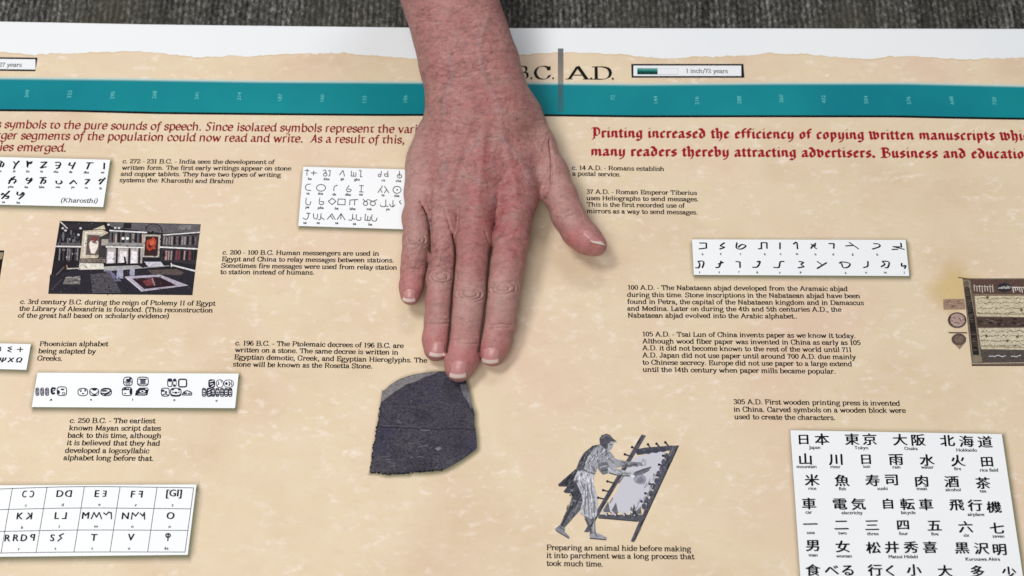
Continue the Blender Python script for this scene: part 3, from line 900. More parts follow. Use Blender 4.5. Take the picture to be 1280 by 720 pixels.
# paragraphs: text, left baseline, right baseline
BLOCKS = [
    [('c. 272 - 231 B.C. - India sees the development of', 153, 204, 343, 205), ('written form. The first early writings appear on stone', 152, 212, 364, 213),
     ('and copper tablets. They have two types of writing', 150.5, 219.7, 351, 221), ('systems the: Kharosthi and Brahmi', 149, 227.5, 292, 229)],
    [('c. 200 - 100 B.C. Human messengers are used in', 278, 318, 474, 319.5), ('Egypt and China to relay messages between stations.', 277, 326.3, 492.5, 328),
     ('Sometimes fire messages were used from relay station', 276, 334.5, 496.5, 337), ('to station instead of humans.', 275, 342.5, 393, 343.2)],
    [('c. 3rd century B.C. during the reign of Ptolemy II of Egypt', 25, 379.7, 269, 382), ('the Library of Alexandria is founded. (This reconstruction', 23.5, 388.3, 266, 390.5),
     ('of the great hall based on scholarly evidence)', 22, 397, 211, 397.7)],
    [('Phoenician alphabet', 49, 432.5, 135, 432.6), ('being adapted by', 47.5, 441.4, 119.5, 442), ('Greeks.', 46, 450.5, 78, 451)],
    [('c. 196 B.C. - The Ptolemaic decrees of 196 B.C. are', 294, 431.5, 504.5, 435), ('written on a stone. The same decree is written in', 293.5, 440, 498, 443.3),
     ('Egyptian demotic, Greek, and Egyptian Hieroglyphs. The', 292.5, 449, 534, 453.2), ('stone will be known as the Rosetta Stone.', 291, 458, 465.5, 460.5)],
    [('c. 250 B.C. - The earliest', 87, 528.5, 194, 529), ('known Mayan script dates', 86, 537.8, 201, 538.3), ('back to this time, although', 84, 547, 201.5, 547.6),
     ('it is believed that they had', 83, 556.3, 200, 557), ('developed a logosyllabic', 81, 565.9, 186.5, 566.5), ('alphabet long before that.', 79, 575, 192, 576)],
    [('c. 14 A.D. - Romans establish', 715, 212, 830.5, 213.6), ('a postal service.', 715.5, 219.3, 776, 220.5)],
    [('37 A.D. - Roman Emperor Tiberius', 733, 242, 871.5, 243.6), ('uses Heliographs to send messages.', 733, 250, 873.5, 251.6),
     ('This is the first recorded use of', 733.5, 258, 856, 259.6), ('mirrors as a way to send messages.', 733.5, 266.2, 872.5, 268)],
    [('100 A.D. - The Nabataean abjad developed from the Aramaic abjad', 784.5, 362, 1060, 363.7), ('during this time. Stone inscriptions in the Nabataean abjad have been', 784, 371, 1075.5, 372.6),
     ('found in Petra, the capital of the Nabataean kingdom and in Damascus', 784, 379.7, 1080, 381.2), ('and Medina. Later on during the 4th and 5th centuries A.D., the', 784, 388.2, 1052, 389.6),
     ('Nabataean abjad evolved into the Arabic alphabet..', 784.5, 396.8, 997, 398)],
    [('105 A.D. - Tsai Lun of China invents paper as we know it today.', 803, 420.3, 1070, 422.5), ('Although wood fiber paper was invented in China as early as 105', 803, 429, 1076, 431.2),
     ('A.D. it did not become known to the rest of the world until 711', 803, 437.6, 1065, 440), ('A.D. Japan did not use paper until around 700 A.D. due mainly', 803, 446.6, 1070, 449),
     ('to Chinese secrecy. Europe did not use paper to a large extend', 803, 455.7, 1065.5, 457.7), ('until the 14th century when paper mills became popular.', 803.5, 464.6, 1045, 467)],
    [('305 A.D. First wooden printing press is invented', 917, 505, 1125.5, 507), ('in China. Carved symbols on a wooden block were', 917, 514.5, 1132.5, 516),
     ('used to create the characters.', 918, 523.8, 1044.5, 525)],
    [('Preparing an animal hide before making', 683, 687.5, 864, 689.2), ('it into parchment was a long process that', 683, 697.4, 868, 699), ('took much time.', 683, 707.2, 754, 708.3)],
]
m_body = ink((26, 20, 16))
for blk in BLOCKS:
    p = Print(0.00016, 40)
    for s, x0, y0, x1, y1 in blk:
        ym = (y0 + y1) / 2
        cap = 7.83 * 0.67 * ((ym + 3700) / 3915.0) ** 2
        text_line(p, SERIF, s, (x0, y0), (x1, y1), cap, m_body, (0.72, 0.40, 0.0))
    p.build('text_block', poster)


# ------------------------------------------------------------------ printed panels
def panel(name, corners, dx=2.0, dy=2.5, spread=6.0, label=None):
    """white panel with the soft printed drop shadow behind it"""
    c = [np.array(q, float) for q in corners]
    pb = Print(0.00016)
    pb.grid(c, m_card)
    o = pb.build(name, poster)
    if label:
        o['label'] = label
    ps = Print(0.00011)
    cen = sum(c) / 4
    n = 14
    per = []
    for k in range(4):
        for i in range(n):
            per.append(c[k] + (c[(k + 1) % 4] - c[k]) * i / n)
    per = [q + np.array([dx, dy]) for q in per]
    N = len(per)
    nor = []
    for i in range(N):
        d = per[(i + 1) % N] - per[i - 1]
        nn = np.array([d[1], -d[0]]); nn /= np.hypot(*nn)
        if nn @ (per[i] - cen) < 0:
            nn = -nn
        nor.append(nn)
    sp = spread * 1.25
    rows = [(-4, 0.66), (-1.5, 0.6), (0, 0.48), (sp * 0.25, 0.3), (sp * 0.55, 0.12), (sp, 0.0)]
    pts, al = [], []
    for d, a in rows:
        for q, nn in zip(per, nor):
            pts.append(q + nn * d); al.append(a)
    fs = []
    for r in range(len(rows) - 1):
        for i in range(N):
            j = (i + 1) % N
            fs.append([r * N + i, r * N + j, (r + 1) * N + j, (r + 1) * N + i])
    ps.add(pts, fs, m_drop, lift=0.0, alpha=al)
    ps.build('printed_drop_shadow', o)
    return o


def T(ox, oy, s):
    return lambda pts: [(ox + q[0] / s, oy + q[1] / s) for q in pts]


m_gl = ink((20, 18, 26))
m_gl2 = ink((74, 74, 84))
m_cap = ink((52, 52, 60))
m_may = ink((38, 34, 58))


def letters(o, t, strokes, m, a, b=None, ang=0.0, smooth=True):
    p = Print(0.00021)
    for s in strokes:
        closed = isinstance(s, tuple)
        p.stroke(t(list(s)), m, a, b, ang, smooth, closed)
    p.build('letters', o)


def captions(o, t, caps, h, m=None, bold=0.0):
    p = Print(0.00021)
    for s, x, y in caps:
        (q,) = t([(x, y)])
        sans(p, s, q[0], q[1], h * 1.08, m or m_cap, 0.0, 1.1, fat=0.22)
    p.build('captions', o)


# Kharosthi
t = T(0, 190, 8.83)
o = panel('alphabet_panel', [(-70, 194.5), (137.7, 199.7), (129, 258.8), (-82, 254)], label='white panel of slanted ancient letters, cut by the left edge')
letters(o, t, [[(-30, 100), (10, 100), (42, 130), (25, 165)], [(15, 110), (0, 165)], [(150, 105), (175, 140)], [(212, 98), (175, 140), (152, 185)],
               [(300, 98), (303, 168)], [(303, 150), (325, 110), (335, 130), (352, 105)], [(450, 115), (518, 109)], [(518, 109), (447, 177)], [(447, 177), (512, 162)],
               [(610, 118), (655, 112), (668, 130), (655, 148), (612, 146)], [(660, 148), (650, 170), (620, 185)], [(775, 118), (762, 145), (800, 150)], [(830, 115), (795, 185)],
               [(955, 120), (1030, 118)], [(990, 120), (960, 188)], [(1152, 122), (1148, 188)],
               [(95, 350), (130, 285)], [(165, 270), (100, 320)], [(115, 310), (165, 300), (175, 320), (152, 345)], [(310, 285), (290, 300), (300, 316), (328, 312), (350, 288), (345, 315), (305, 350)],
               [(440, 285), (510, 280)], [(480, 283), (448, 350)], [(465, 315), (498, 308), (502, 330), (480, 348)], [(620, 318), (625, 345), (655, 352), (683, 335), (675, 315)],
               [(770, 352), (815, 312)], [(815, 312), (846, 352)], [(940, 305), (990, 303)], [(990, 303), (942, 355)], [(1092, 320), (1115, 300), (1140, 312)], [(1160, 285), (1100, 355)],
               [(15, 475), (35, 455), (60, 490), (95, 485), (85, 510), (60, 512)], [(105, 430), (20, 515)], [(195, 440), (190, 470), (225, 475), (255, 445), (262, 470), (210, 518)]],
        m_gl, 1.15, 0.55, math.radians(20))
captions(o, t, [('a', 8, 213), ('ja', 158, 213), ('ña', 308, 213), ('ta', 458, 215), ('tha', 618, 217), ('da', 780, 219), ('dha', 952, 224), ('na', 1133, 227), ('pha', 120, 386),
                ('ba', 292, 386), ('bha', 462, 386), ('ma', 640, 389), ('ya', 803, 394), ('ra', 953, 396), ('la', 1112, 399), ('sa', 38, 554), ('ha', 203, 557)], 4.0)
p = Print(0.00021, 40)
text_line(p, SERIF, '(Kharosthi)', (75.5, 252.8), (121.5, 253.6), 5.4, m_gl, (0.62, 0.36, 0), True, 0.12)
p.build('title', o)

# Brahmi
t = T(365, 200, 8.0)
o = panel('alphabet_panel', [(379, 208.3), (568, 213.5), (565, 288.5), (372.8, 282.4)], 1.5, 2.2, 5, label='white panel of thin grey ancient letters, running under the little finger')
letters(o, t, [[(152, 90), (148, 155)], [(130, 105), (172, 107)], [(218, 108), (215, 152)], [(190, 128), (248, 130)],
               [(312, 105), (335, 100), (340, 122), (322, 132), (316, 152), (332, 162), (350, 148), (342, 132), (322, 132)], [(365, 106), (382, 105)], [(382, 105), (378, 158)], [(378, 158), (366, 160)],
               [(475, 150), (510, 103)], [(510, 103), (525, 162)], [(595, 110), (592, 160)], [(592, 160), (638, 163)], [(615, 162), (616, 125)], [(638, 163), (640, 125)],
               [(670, 105), (690, 106)], [(690, 106), (685, 168)], [(685, 168), (702, 168)], [(893, 112), (890, 150), (878, 168), (862, 160), (864, 145), (890, 142)], [(958, 112), (960, 170)],
               [(958, 140), (930, 138), (925, 150), (932, 162), (958, 160)], [(1075, 110), (1075, 165)], ell(1075, 162, 22, 18),
               [(188, 240), (150, 246), (133, 275), (150, 300), (188, 305)], ell(290, 278, 45, 33), [(455, 252), (428, 262), (418, 285), (418, 308)],
               [(570, 255), (550, 285), (548, 308), (568, 318), (588, 310), (588, 294), (560, 290)], [(675, 255), (715, 257)], [(695, 256), (690, 318)], [(672, 318), (712, 320)],
               [(905, 258), (860, 325)], [(885, 290), (900, 325)], [(925, 262), (968, 328)], [(948, 295), (925, 328)], ell(1050, 298, 40, 35), ell(1052, 298, 5, 4, 8),
               [(142, 380), (138, 430), (152, 446), (178, 446), (187, 415)], [(278, 380), (272, 432), (292, 446), (314, 438), (316, 418), (285, 416)],
               [(363, 413), (402, 382)], [(402, 382), (440, 413)], [(440, 413), (400, 446)], [(400, 446), (363, 413)], [(462, 390), (532, 392)], [(532, 392), (530, 447)], [(530, 447), (456, 445)], [(456, 445), (462, 390)],
               [(575, 450), (580, 400)], [(580, 400), (660, 394)], [(628, 397), (624, 450)], ell(735, 434, 22, 20), [(710, 392), (735, 413), (755, 395)], ell(808, 434, 26, 21), [(765, 395), (808, 412), (850, 396)],
               [(882, 448), (892, 464), (920, 466), (936, 455), (938, 398)], [(938, 462), (962, 462)], [(1010, 405), (1008, 468)], [(975, 442), (990, 462), (1008, 468), (1030, 448)], [(1085, 405), (1075, 420), (1092, 440)],
               [(145, 532), (182, 533)], [(165, 530), (160, 575), (138, 594), (110, 580)], [(215, 535), (218, 576), (240, 590), (254, 575), (256, 540)], [(290, 535), (285, 590), (262, 596)], [(285, 568), (322, 596)],
               [(352, 592), (398, 538)], [(398, 538), (432, 595)], [(385, 560), (410, 592)], [(452, 595), (490, 535)], [(490, 535), (530, 598)], [(490, 540), (488, 590)],
               [(568, 598), (600, 598), (608, 540)], [(602, 576), (628, 596)], [(645, 545), (642, 590), (662, 602), (686, 598), (690, 570)], [(735, 540), (728, 600)], [(728, 600), (780, 606)], [(755, 603), (758, 560)],
               [(780, 606), (783, 568)], [(800, 545), (797, 594), (820, 610), (842, 606), (850, 578)]], m_gl2, 0.5)
captions(o, t, [('ka', 180, 187), ('kha', 347, 190), ('ga', 503, 195), ('gha', 650, 198), ('ca', 913, 205), ('cha', 1065, 208), ('ta', 160, 335), ('tha', 285, 335), ('da', 423, 342), ('dha', 560, 345),
                ('na', 690, 347), ('ta', 910, 352), ('tha', 1048, 357), ('pa', 155, 478), ('pha', 288, 480), ('ba', 447, 483), ('bha', 607, 487), ('ma', 772, 493), ('ya', 958, 498), ('sa', 130, 630),
                ('sa', 262, 630), ('sa', 447, 632), ('sa', 625, 640), ('ha', 783, 643)], 4.4, ink((58, 58, 66)))

# Nabataean
t = T(860, 290, 4.491)
o = panel('alphabet_panel', [(865, 299.2), (1132, 299.9), (1136.5, 345), (867.3, 343.6)], 1.2, 2.2, 5, label='white panel with two rows of black brushed letters, right of the thumb')
letters(o, t, [[(65, 62), (103, 62)], [(103, 62), (103, 90)], [(103, 90), (62, 95)], [(205, 60), (182, 78), (205, 85), (178, 96)], [(275, 60), (272, 90), (300, 95), (325, 78), (302, 70), (282, 86)],
               [(395, 95), (415, 92)], [(412, 94), (412, 60)], [(412, 60), (443, 60)], [(443, 60), (443, 92)], [(517, 60), (516, 95)], [(592, 68), (610, 58), (615, 95)], [(690, 92), (705, 70)], [(690, 68), (722, 95)],
               [(712, 80), (715, 62)], [(790, 65), (820, 65)], [(820, 65), (818, 92)], [(885, 78), (930, 75)], [(905, 58), (958, 95)], [(1042, 65), (1072, 68), (1075, 82), (1035, 96)], [(1195, 62), (1198, 84)],
               [(1150, 82), (1198, 84)], [(1145, 98), (1178, 97)], [(1160, 84), (1215, 98)],
               [(42, 200), (60, 200), (66, 180), (58, 166), (85, 164), (88, 180), (80, 200)], [(155, 200), (175, 195), (186, 163)], [(170, 180), (198, 170)], [(268, 165), (292, 168)], [(292, 168), (292, 200)],
               [(362, 198), (390, 195), (405, 165), (388, 168)], [(480, 198), (510, 198), (518, 168), (540, 165)], [(622, 165), (648, 170), (635, 182), (650, 194), (618, 201)], [(725, 165), (750, 182)], [(778, 172), (725, 205)],
               [(850, 175), (865, 168), (908, 176), (900, 196), (872, 200), (862, 176)], [(1010, 165), (1008, 192), (985, 199)], [(1085, 195), (1105, 180), (1092, 165), (1128, 168), (1122, 198), (1105, 200)],
               [(1200, 175), (1200, 192), (1222, 188), (1216, 205)]], m_gl, 1.1, 0.55, math.radians(25))
captions(o, t, [('k', 83, 124), ('y', 185, 124), ('t', 295, 124), ('h', 432, 124), ('z', 520, 124), ('w', 612, 124), ('h', 716, 125), ('d', 815, 125), ('g', 925, 127), ('b', 1063, 126), ('t', 65, 226), ('s', 175, 226),
                ('r', 287, 224), ('q', 388, 228), ('s', 515, 228), ('p', 633, 228), ('a', 885, 230), ('n', 1000, 228), ('m', 1108, 228), ('l', 1214, 228)], 4.0, ink((70, 70, 78)))

# Greek fragment at the left edge
t = T(0, 420, 14.4)
o = panel('alphabet_panel', [(-80, 427), (38.6, 430.2), (33, 462.3), (-88, 459)], 1.8, 2.4, 6, label='small white panel of bold Greek letters, cut by the left edge')
letters(o, t, [[(-12, 205), (12, 205), (8, 270)], [(215, 195), (145, 213), (208, 238), (138, 264), (205, 290)], [(308, 240), (412, 240)], [(368, 203), (362, 287)]], m_gl, 0.7, 0.55)
p = Print(0.00021)
for s, x in (('Ψ', 48), ('X', 197), ('Ω', 345), ('Φ', -110)):
    sans(p, s, x / 14.4, 420 + 430 / 14.4, 8.4, m_gl, 0.0, 1.25, shear=0.15, fat=0.5)
p.build('letters', o)

# Mayan glyph strip
t = T(35, 460, 4.741)
o = panel('alphabet_panel', [(46.8, 465.8), (298.3, 467), (293.8, 510.2), (39.6, 508.8)], 1.8, 2.6, 6, label='long white strip of round picture glyphs')
p = Print(0.00021)


def cart(t, cx, cy, rx, ry, fill=None, sq=0.55, wd=0.55):
    ring = []
    for i in range(24):
        a = 2 * math.pi * i / 24
        ca, sa = math.cos(a), math.sin(a)
        ring.append((cx + rx * math.copysign(abs(ca) ** sq, ca), cy + ry * math.copysign(abs(sa) ** sq, sa)))
    if fill:
        p.poly(t(ring), fill)
    p.stroke(t(ring), m_may, wd, wd, 0, False, True)


def blob(t, cx, cy, rx, ry, m=None):
    p.poly(t(ell(cx, cy, rx, ry, 10)[:-1]), m or m_may)


ta, tb_ = T(40, 465, 9.846), T(160, 465, 9.143)
for x in (66, 126, 186):
    cart(ta, x, 243, 19, 46)
    for y in (215, 243, 270):
        blob(ta, x + random.uniform(-4, 4), y, 11, 8)
    p.stroke(ta([(x - 12, 228), (x + 14, 226)]), m_may, 0.4); p.stroke(ta([(x - 14, 258), (x + 12, 256)]), m_may, 0.4)
p.stroke(ta([(285, 205), (250, 200), (240, 235), (252, 265), (275, 260)]), m_may, 1.3)
p.stroke(ta([(255, 235), (280, 225)]), m_may, 0.6)
cart(ta, 368, 236, 58, 54); blob(ta, 376, 214, 24, 11); blob(ta, 326, 248, 18, 26); p.stroke(ta(ell(388, 262, 18, 13)), m_may, 0.4)
cart(ta, 625, 246, 60, 46, sq=0.75); blob(ta, 600, 236, 13, 9); blob(ta, 655, 232, 13, 9); blob(ta, 628, 266, 18, 8); p.stroke(ta([(585, 222), (612, 218)]), m_may, 0.4); p.stroke(ta([(640, 214), (668, 218)]), m_may, 0.4)
cart(ta, 765, 246, 56, 46, sq=0.75); blob(ta, 768, 216, 30, 14); p.stroke(ta([(720, 240), (745, 268), (785, 270), (812, 240)]), m_may, 0.5); p.stroke(ta([(748, 284), (786, 282)]), m_may, 0.5)
cart(ta, 912, 246, 66, 46, sq=0.75); blob(ta, 890, 232, 40, 11); p.stroke(ta([(850, 262), (905, 268), (970, 236)]), m_may, 0.9); p.stroke(ta([(860, 214), (930, 208), (972, 226)]), m_may, 0.6); p.stroke(ta([(890, 284), (960, 266)]), m_may, 0.5)
cart(ta, 1180, 116, 54, 54, sq=0.7); blob(ta, 1186, 100, 34, 18); p.stroke(ta([(1130, 124), (1235, 122)]), m_may, 0.6); p.stroke(ta(ell(1180, 146, 26, 10)), m_may, 0.4); blob(ta, 1210, 80, 14, 12)
cart(ta, 1170, 240, 60, 50); blob(ta, 1216, 240, 18, 40); p.stroke(ta([(1118, 218), (1190, 214)]), m_may, 0.7); blob(ta, 1148, 206, 20, 9); blob(ta, 1146, 264, 14, 7); blob(ta, 1186, 212, 10, 12)
cart(tb_, 170, 108, 62, 50); p.stroke(tb_([(112, 138), (226, 138)]), m_may, 0.5)
p.poly(tb_([(140, 82), (200, 82), (200, 130), (140, 130)]), ink((120, 116, 136)))
for x in (148, 160, 172, 184, 196):
    p.stroke(tb_([(x, 84), (x - 1, 130)]), m_may, 0.3)
p.stroke(tb_([(130, 82), (212, 82)]), m_may, 0.6)
p.poly(tb_([(78, 268), (92, 215), (130, 180), (225, 178), (236, 200), (222, 262), (190, 270)]), m_may); blob(tb_, 166, 222, 34, 15, m_white); blob(tb_, 164, 222, 14, 9); p.stroke(tb_([(200, 196), (224, 194)]), m_white, 0.6); p.stroke(tb_([(120, 252), (205, 250)]), m_white, 0.4)
cart(tb_, 478, 122, 25, 44); blob(tb_, 478, 96, 22, 17)
cart(tb_, 533, 122, 19, 44, None, 0.7, 0.35); blob(tb_, 534, 95, 17, 15); blob(tb_, 530, 154, 14, 13)
cart(tb_, 624, 126, 48, 46, None, 0.4); cart(tb_, 624, 126, 40, 38, None, 0.4, 0.25)
cart(tb_, 426, 230, 46, 46); blob(tb_, 400, 214, 20, 13); blob(tb_, 434, 230, 13, 15); p.stroke(tb_([(395, 262), (425, 250), (455, 262)]), m_may, 0.6)
cart(tb_, 546, 231, 60, 46); blob(tb_, 510, 198, 16, 13); blob(tb_, 586, 198, 16, 13); blob(tb_, 546, 236, 17, 12); p.stroke(tb_([(496, 256), (520, 268), (580, 268), (596, 254)]), m_may, 0.8); p.stroke(tb_([(505, 228), (525, 236)]), m_may, 0.5); p.stroke(tb_([(568, 236), (590, 228)]), m_may, 0.5)
p.stroke(tb_([(620, 262), (632, 236), (668, 214), (702, 222), (728, 240), (724, 262)]), m_may, 0.6); p.stroke(tb_([(620, 262), (724, 263)]), m_may, 0.6); blob(tb_, 652, 242, 26, 10); p.stroke(tb_([(690, 246), (712, 246)]), m_may, 0.7)
cart(tb_, 956, 132, 34, 44, m_may)
for q in ([(935, 112), (975, 100)], [(940, 140), (968, 132)], [(958, 166), (980, 150)]):
    p.stroke(tb_(q), m_white, 0.55)
cart(tb_, 1048, 132, 40, 44, None, 0.85, 0.4); p.stroke(tb_([(1030, 110), (1038, 130), (1022, 150)]), m_may, 0.5); p.stroke(tb_([(1060, 96), (1072, 120)]), m_may, 0.4)
cart(tb_, 1150, 132, 54, 42, None, 0.8, 0.4); blob(tb_, 1124, 132, 15, 17); p.stroke(tb_([(1152, 112), (1166, 132), (1152, 154)]), m_may, 0.7); p.stroke(tb_([(1180, 106), (1186, 158)]), m_may, 0.4)
for k, x in enumerate((868, 925, 972, 1022, 1074, 1122, 1168)):
    cart(tb_, x, 232, 19 if k != 1 else 26, 46, m_may if k in (1,) else None)
    for y in (204, 232, 258):
        q = random.random()
        if k == 1:
            p.stroke(tb_([(x - 10, y + 6), (x + 14, y - 4)]), m_white, 0.5)
        elif q < 0.4:
            blob(tb_, x, y, 11, 9)
        elif q < 0.7:
            p.stroke(tb_([(x - 11, y), (x + 10, y - 3)]), m_may, 0.7)
        else:
            p.stroke(tb_(ell(x, y, 9, 8, 9)), m_may, 0.5)
for s, x, y in (('A', 137, 188), ('e', 373, 188), ('i', 620, 186), ('o', 867, 190), ('u', 1117, 194)):
    sans(p, s, 35 + x / 4.741, 460 + y / 4.741, 4.4, m_cap, 0.0, 1.1, fat=0.22)
p.build('letters', o)

# Etruscan table
t = T(0, 540, 4.0)
o = panel('alphabet_panel', [(-90, 607), (245.6, 605.6), (234.6, 693.6), (-104, 697)], 2.2, 3, 7, label='white ruled table of angular black letters, lower left corner')
p = Print(0.00021)
m_rule = ink((88, 88, 96))
for seg in [[(-300, 300), (0, 285), (420, 273), (968, 279)], [(-320, 395), (0, 388), (400, 380), (955, 384)], [(-340, 500), (0, 497), (400, 490), (940, 492)], [(-360, 612), (0, 605), (400, 600), (925, 600)],
            [(62, 280), (5, 605)], [(235, 277), (180, 603)], [(422, 273), (370, 600)], [(600, 275), (550, 600)], [(785, 277), (738, 600)], [(968, 279), (925, 600)]]:
    p.stroke(t(seg), m_rule, 0.42)
p.build('ruled_lines', o)
p = Print(0.00021)


def cell(s, x, yb, mirror=False, sx=1.0, h=1.0, shear=0.0):
    sans(p, s, x / 4, 540 + (yb - 17) / 4, 12.2 * h, m_gl, 0.0, sx * 1.05, mirror, shear=shear, fat=0.42)


for a_ in [('C', 122, 327, False, .62), ('C', 160, 327, True, .62), ('D', 300, 325), ('D', 342, 325, True), ('E', 485, 325), ('E', 523, 325, True, .9, .9), ('F', 665, 328), ('F', 703, 328, True), ('[GI]', 870, 327),
           ('K', 100, 437), ('K', 145, 437, True), ('L', 285, 435), ('L', 322, 435, True), ('M', 428, 434), ('N', 627, 436),
           ('O', 853, 435), ('R', 38, 547), ('R', 80, 546), ('D', 120, 546, False, .9), ('P', 162, 544, True), ('S', 262, 546), ('T', 470, 544), ('V', 655, 543), 
           ('A', -50, 330), ('B', -20, 330), ('I', -40, 437), ('Q', -40, 548)]:
    cell(*a_)
for q in ([(456, 434), (470, 402)], [(470, 402), (482, 426)], [(482, 426), (496, 402)], [(496, 402), (508, 434)], [(518, 404), (531, 414)], [(531, 414), (543, 400)], [(543, 400), (556, 406)], [(556, 402), (557, 434)],
          [(657, 436), (662, 403)], [(662, 403), (678, 420)], [(678, 420), (692, 402)], [(700, 406), (714, 420)], [(714, 420), (722, 402)], [(722, 402), (723, 436)],
          [(318, 508), (296, 518)], [(296, 518), (308, 530)], [(308, 530), (288, 545)], ell(840, 517, 11, 9), [(841, 508), (839, 543)]):
    p.stroke(t(q), m_gl, 0.75)
p.build('letters', o)
captions(o, t, [('c', 130, 368), ('d', 313, 364), ('e', 497, 364), ('v', 678, 367), ('z', 863, 367), ('k', 112, 477), ('l', 296, 473), ('m', 480, 473), ('n', 662, 474), ('o', 848, 474), ('r', 95, 587), ('s', 277, 583),
                ('t', 461, 583), ('u', 645, 583), ('ks', 833, 581)], 5.0, ink((52, 52, 60)))

# Japanese panel
t = T(960, 540, 4.0)
o = panel('alphabet_panel', [(988, 537.8), (1252.2, 542.6), (1295, 830), (1007.5, 825)], 1.8, 2, 6, label='large white panel of Japanese characters, lower right corner')
p = Print(0.00021)
for row in ['日178,38 本270,36 東420,36 京508,36 大660,38 阪752,40 北897,43 海992,46 道1085,49', '山187,135 川338,138 日490,137 雨640,138 水795,140 火950,143 田1095,149', '米220,240 魚370,242 寿522,242 司617,240 肉768,245 酒918,248 茶1075,255',
            '車205,358 電360,360 気452,360 自600,358 転697,360 車790,362 飛943,365 行1035,366 機1130,375', '一212,460 二367,465 三520,466 四675,465 五832,468 六988,474 七1145,480',
            '男222,568 女373,572 松527,578 井620,576 秀715,576 喜810,576 黒970,580 沢1068,582 明1158,588', '食225,690 べ318,690 る398,692 行535,690 く610,693 小730,690 大885,694 多1047,696 少1205,702']:
    for it in row.split():
        ch, xy = it[0], it[1:].split(',')
        k = 0.9 if ch in '日田四自' else 1.0
        hh = {'一': 1.0}.get(ch, 1.0)
        (q,) = t([(float(xy[0]), float(xy[1]))])
        sans(p, ch, q[0], q[1], 15.6 * k * hh, m_gl, 0.0, 1.22, shear=0.02, tilt=-0.02, fat=0.55)
p.build('letters', o)
captions(o, t, [('Japan', 233, 79), ('Tokyo', 467, 81), ('Osaka', 715, 82), ('Hokkaido', 993, 90), ('mountain', 193, 173), ('river', 338, 174), ('sun', 493, 174), ('rain', 642, 175), ('water', 797, 177), ('fire', 948, 183),
                ('rice field', 1105, 190), ('rice', 222, 282), ('fish', 372, 283), ('sushi', 572, 282), ('meat', 770, 284), ('alcohol', 925, 288), ('tea', 1075, 296), ('car', 204, 403), ('electricity', 420, 406), ('bicycle', 702, 405),
                ('airplane', 1040, 414), ('one', 214, 505), ('two', 372, 506), ('three', 524, 508), ('four', 678, 507), ('five', 834, 509), ('six', 992, 516), ('seven', 1152, 523), ('man', 226, 617), ('woman', 380, 622),
                ('Matsui Hideki', 676, 623), ('Kurosawa Akira', 1074, 635)], 5.6, ink((46, 46, 54)), 0.004)


# ------------------------------------------------------------------ printed pictures
def R(x0, y0, x1, y1, sk=0.0):
    return [(x0, y0), (x1, y0), (x1 - sk, y1), (x0 - sk, y1)]


# library hall photograph
t = T(55, 270, 6.4)
p = Print(0.00016)
I = pic
p.grid(t([(127, 38), (1254, 66), (1187, 633), (33, 622)]), I((30, 26, 34)))


def pp(pts, rgb):
    p.poly(t(pts), I(rgb))


def ps(pts, rgb, wd, smooth=False):
    p.stroke(t(pts), I(rgb), wd / 12.8, wd / 12.8, 0, smooth)


pp([(505, 52), (1250, 70), (1243, 125), (960, 138), (820, 122), (540, 88)], (98, 94, 98))
pp([(640, 56), (700, 58), (698, 100), (632, 98)], (34, 30, 36))
pp([(1080, 70), (1180, 72), (1170, 110), (1070, 112)], (124, 120, 124))
ps(ell(878, 130, 66, 66, 14, 180, 360), (48, 44, 50), 9, True)
ps(ell(878, 130, 44, 48, 14, 180, 360), (62, 58, 62), 5, True)
pp([(150, 60), (480, 58), (480, 70), (380, 105), (300, 112), (160, 110)], (44, 40, 46))
ps([(132, 46), (186, 98)], (214, 208, 204), 9)
ps([(480, 52), (500, 95)], (20, 16, 20), 16)
pp([(388, 108), (480, 72), (492, 106)], (202, 188, 168))
for x, y in ((150, 98), (172, 116), (292, 98), (275, 150), (205, 188), (222, 302), (255, 300), (158, 270), (185, 330), (516, 70), (570, 95), (600, 96)):
    p.poly(t(ell(x, y, 11, 9, 8)[:-1]), I((206, 204, 206)))
for i in range(26):
    x = random.uniform(110, 285); y = random.uniform(110, 235)
    ps([(x, y), (x + random.uniform(-4, 4), y + random.uniform(15, 45))], random.choice([(70, 68, 76), (12, 10, 14), (110, 108, 112), (54, 50, 58)]), random.uniform(6, 14))
pp([(110, 212), (292, 214), (292, 238), (105, 238)], (92, 88, 94))
pp([(312, 118), (470, 110), (520, 135), (505, 335), (288, 340)], (202, 188, 168))
pp([(440, 175), (520, 130), (520, 300), (505, 335), (436, 335)], (58, 52, 54))
pp([(462, 185), (515, 185), (512, 235), (458, 235)], (176, 168, 158))
ps([(334, 132), (318, 325)], (228, 222, 214), 10)
ps([(334, 134), (462, 134)], (228, 222, 214), 8)
pp([(348, 150), (445, 154), (436, 312), (334, 312)], (98, 86, 86))
pp([(378, 165), (432, 168), (430, 200), (374, 200)], (122, 62, 60))
pp([(372, 200), (392, 196), (400, 225), (425, 196), (436, 210), (428, 262), (405, 300), (376, 298), (366, 262), (360, 225)], (232, 222, 212))
ps([(386, 206), (420, 216)], (128, 92, 88), 12)
pp([(285, 344), (500, 342), (498, 372), (280, 374)], (122, 110, 104))
for i in range(16):
    x = random.uniform(290, 490); ps([(x, 350), (x + 8, 366)], random.choice([(84, 74, 70), (150, 138, 130)]), 7)
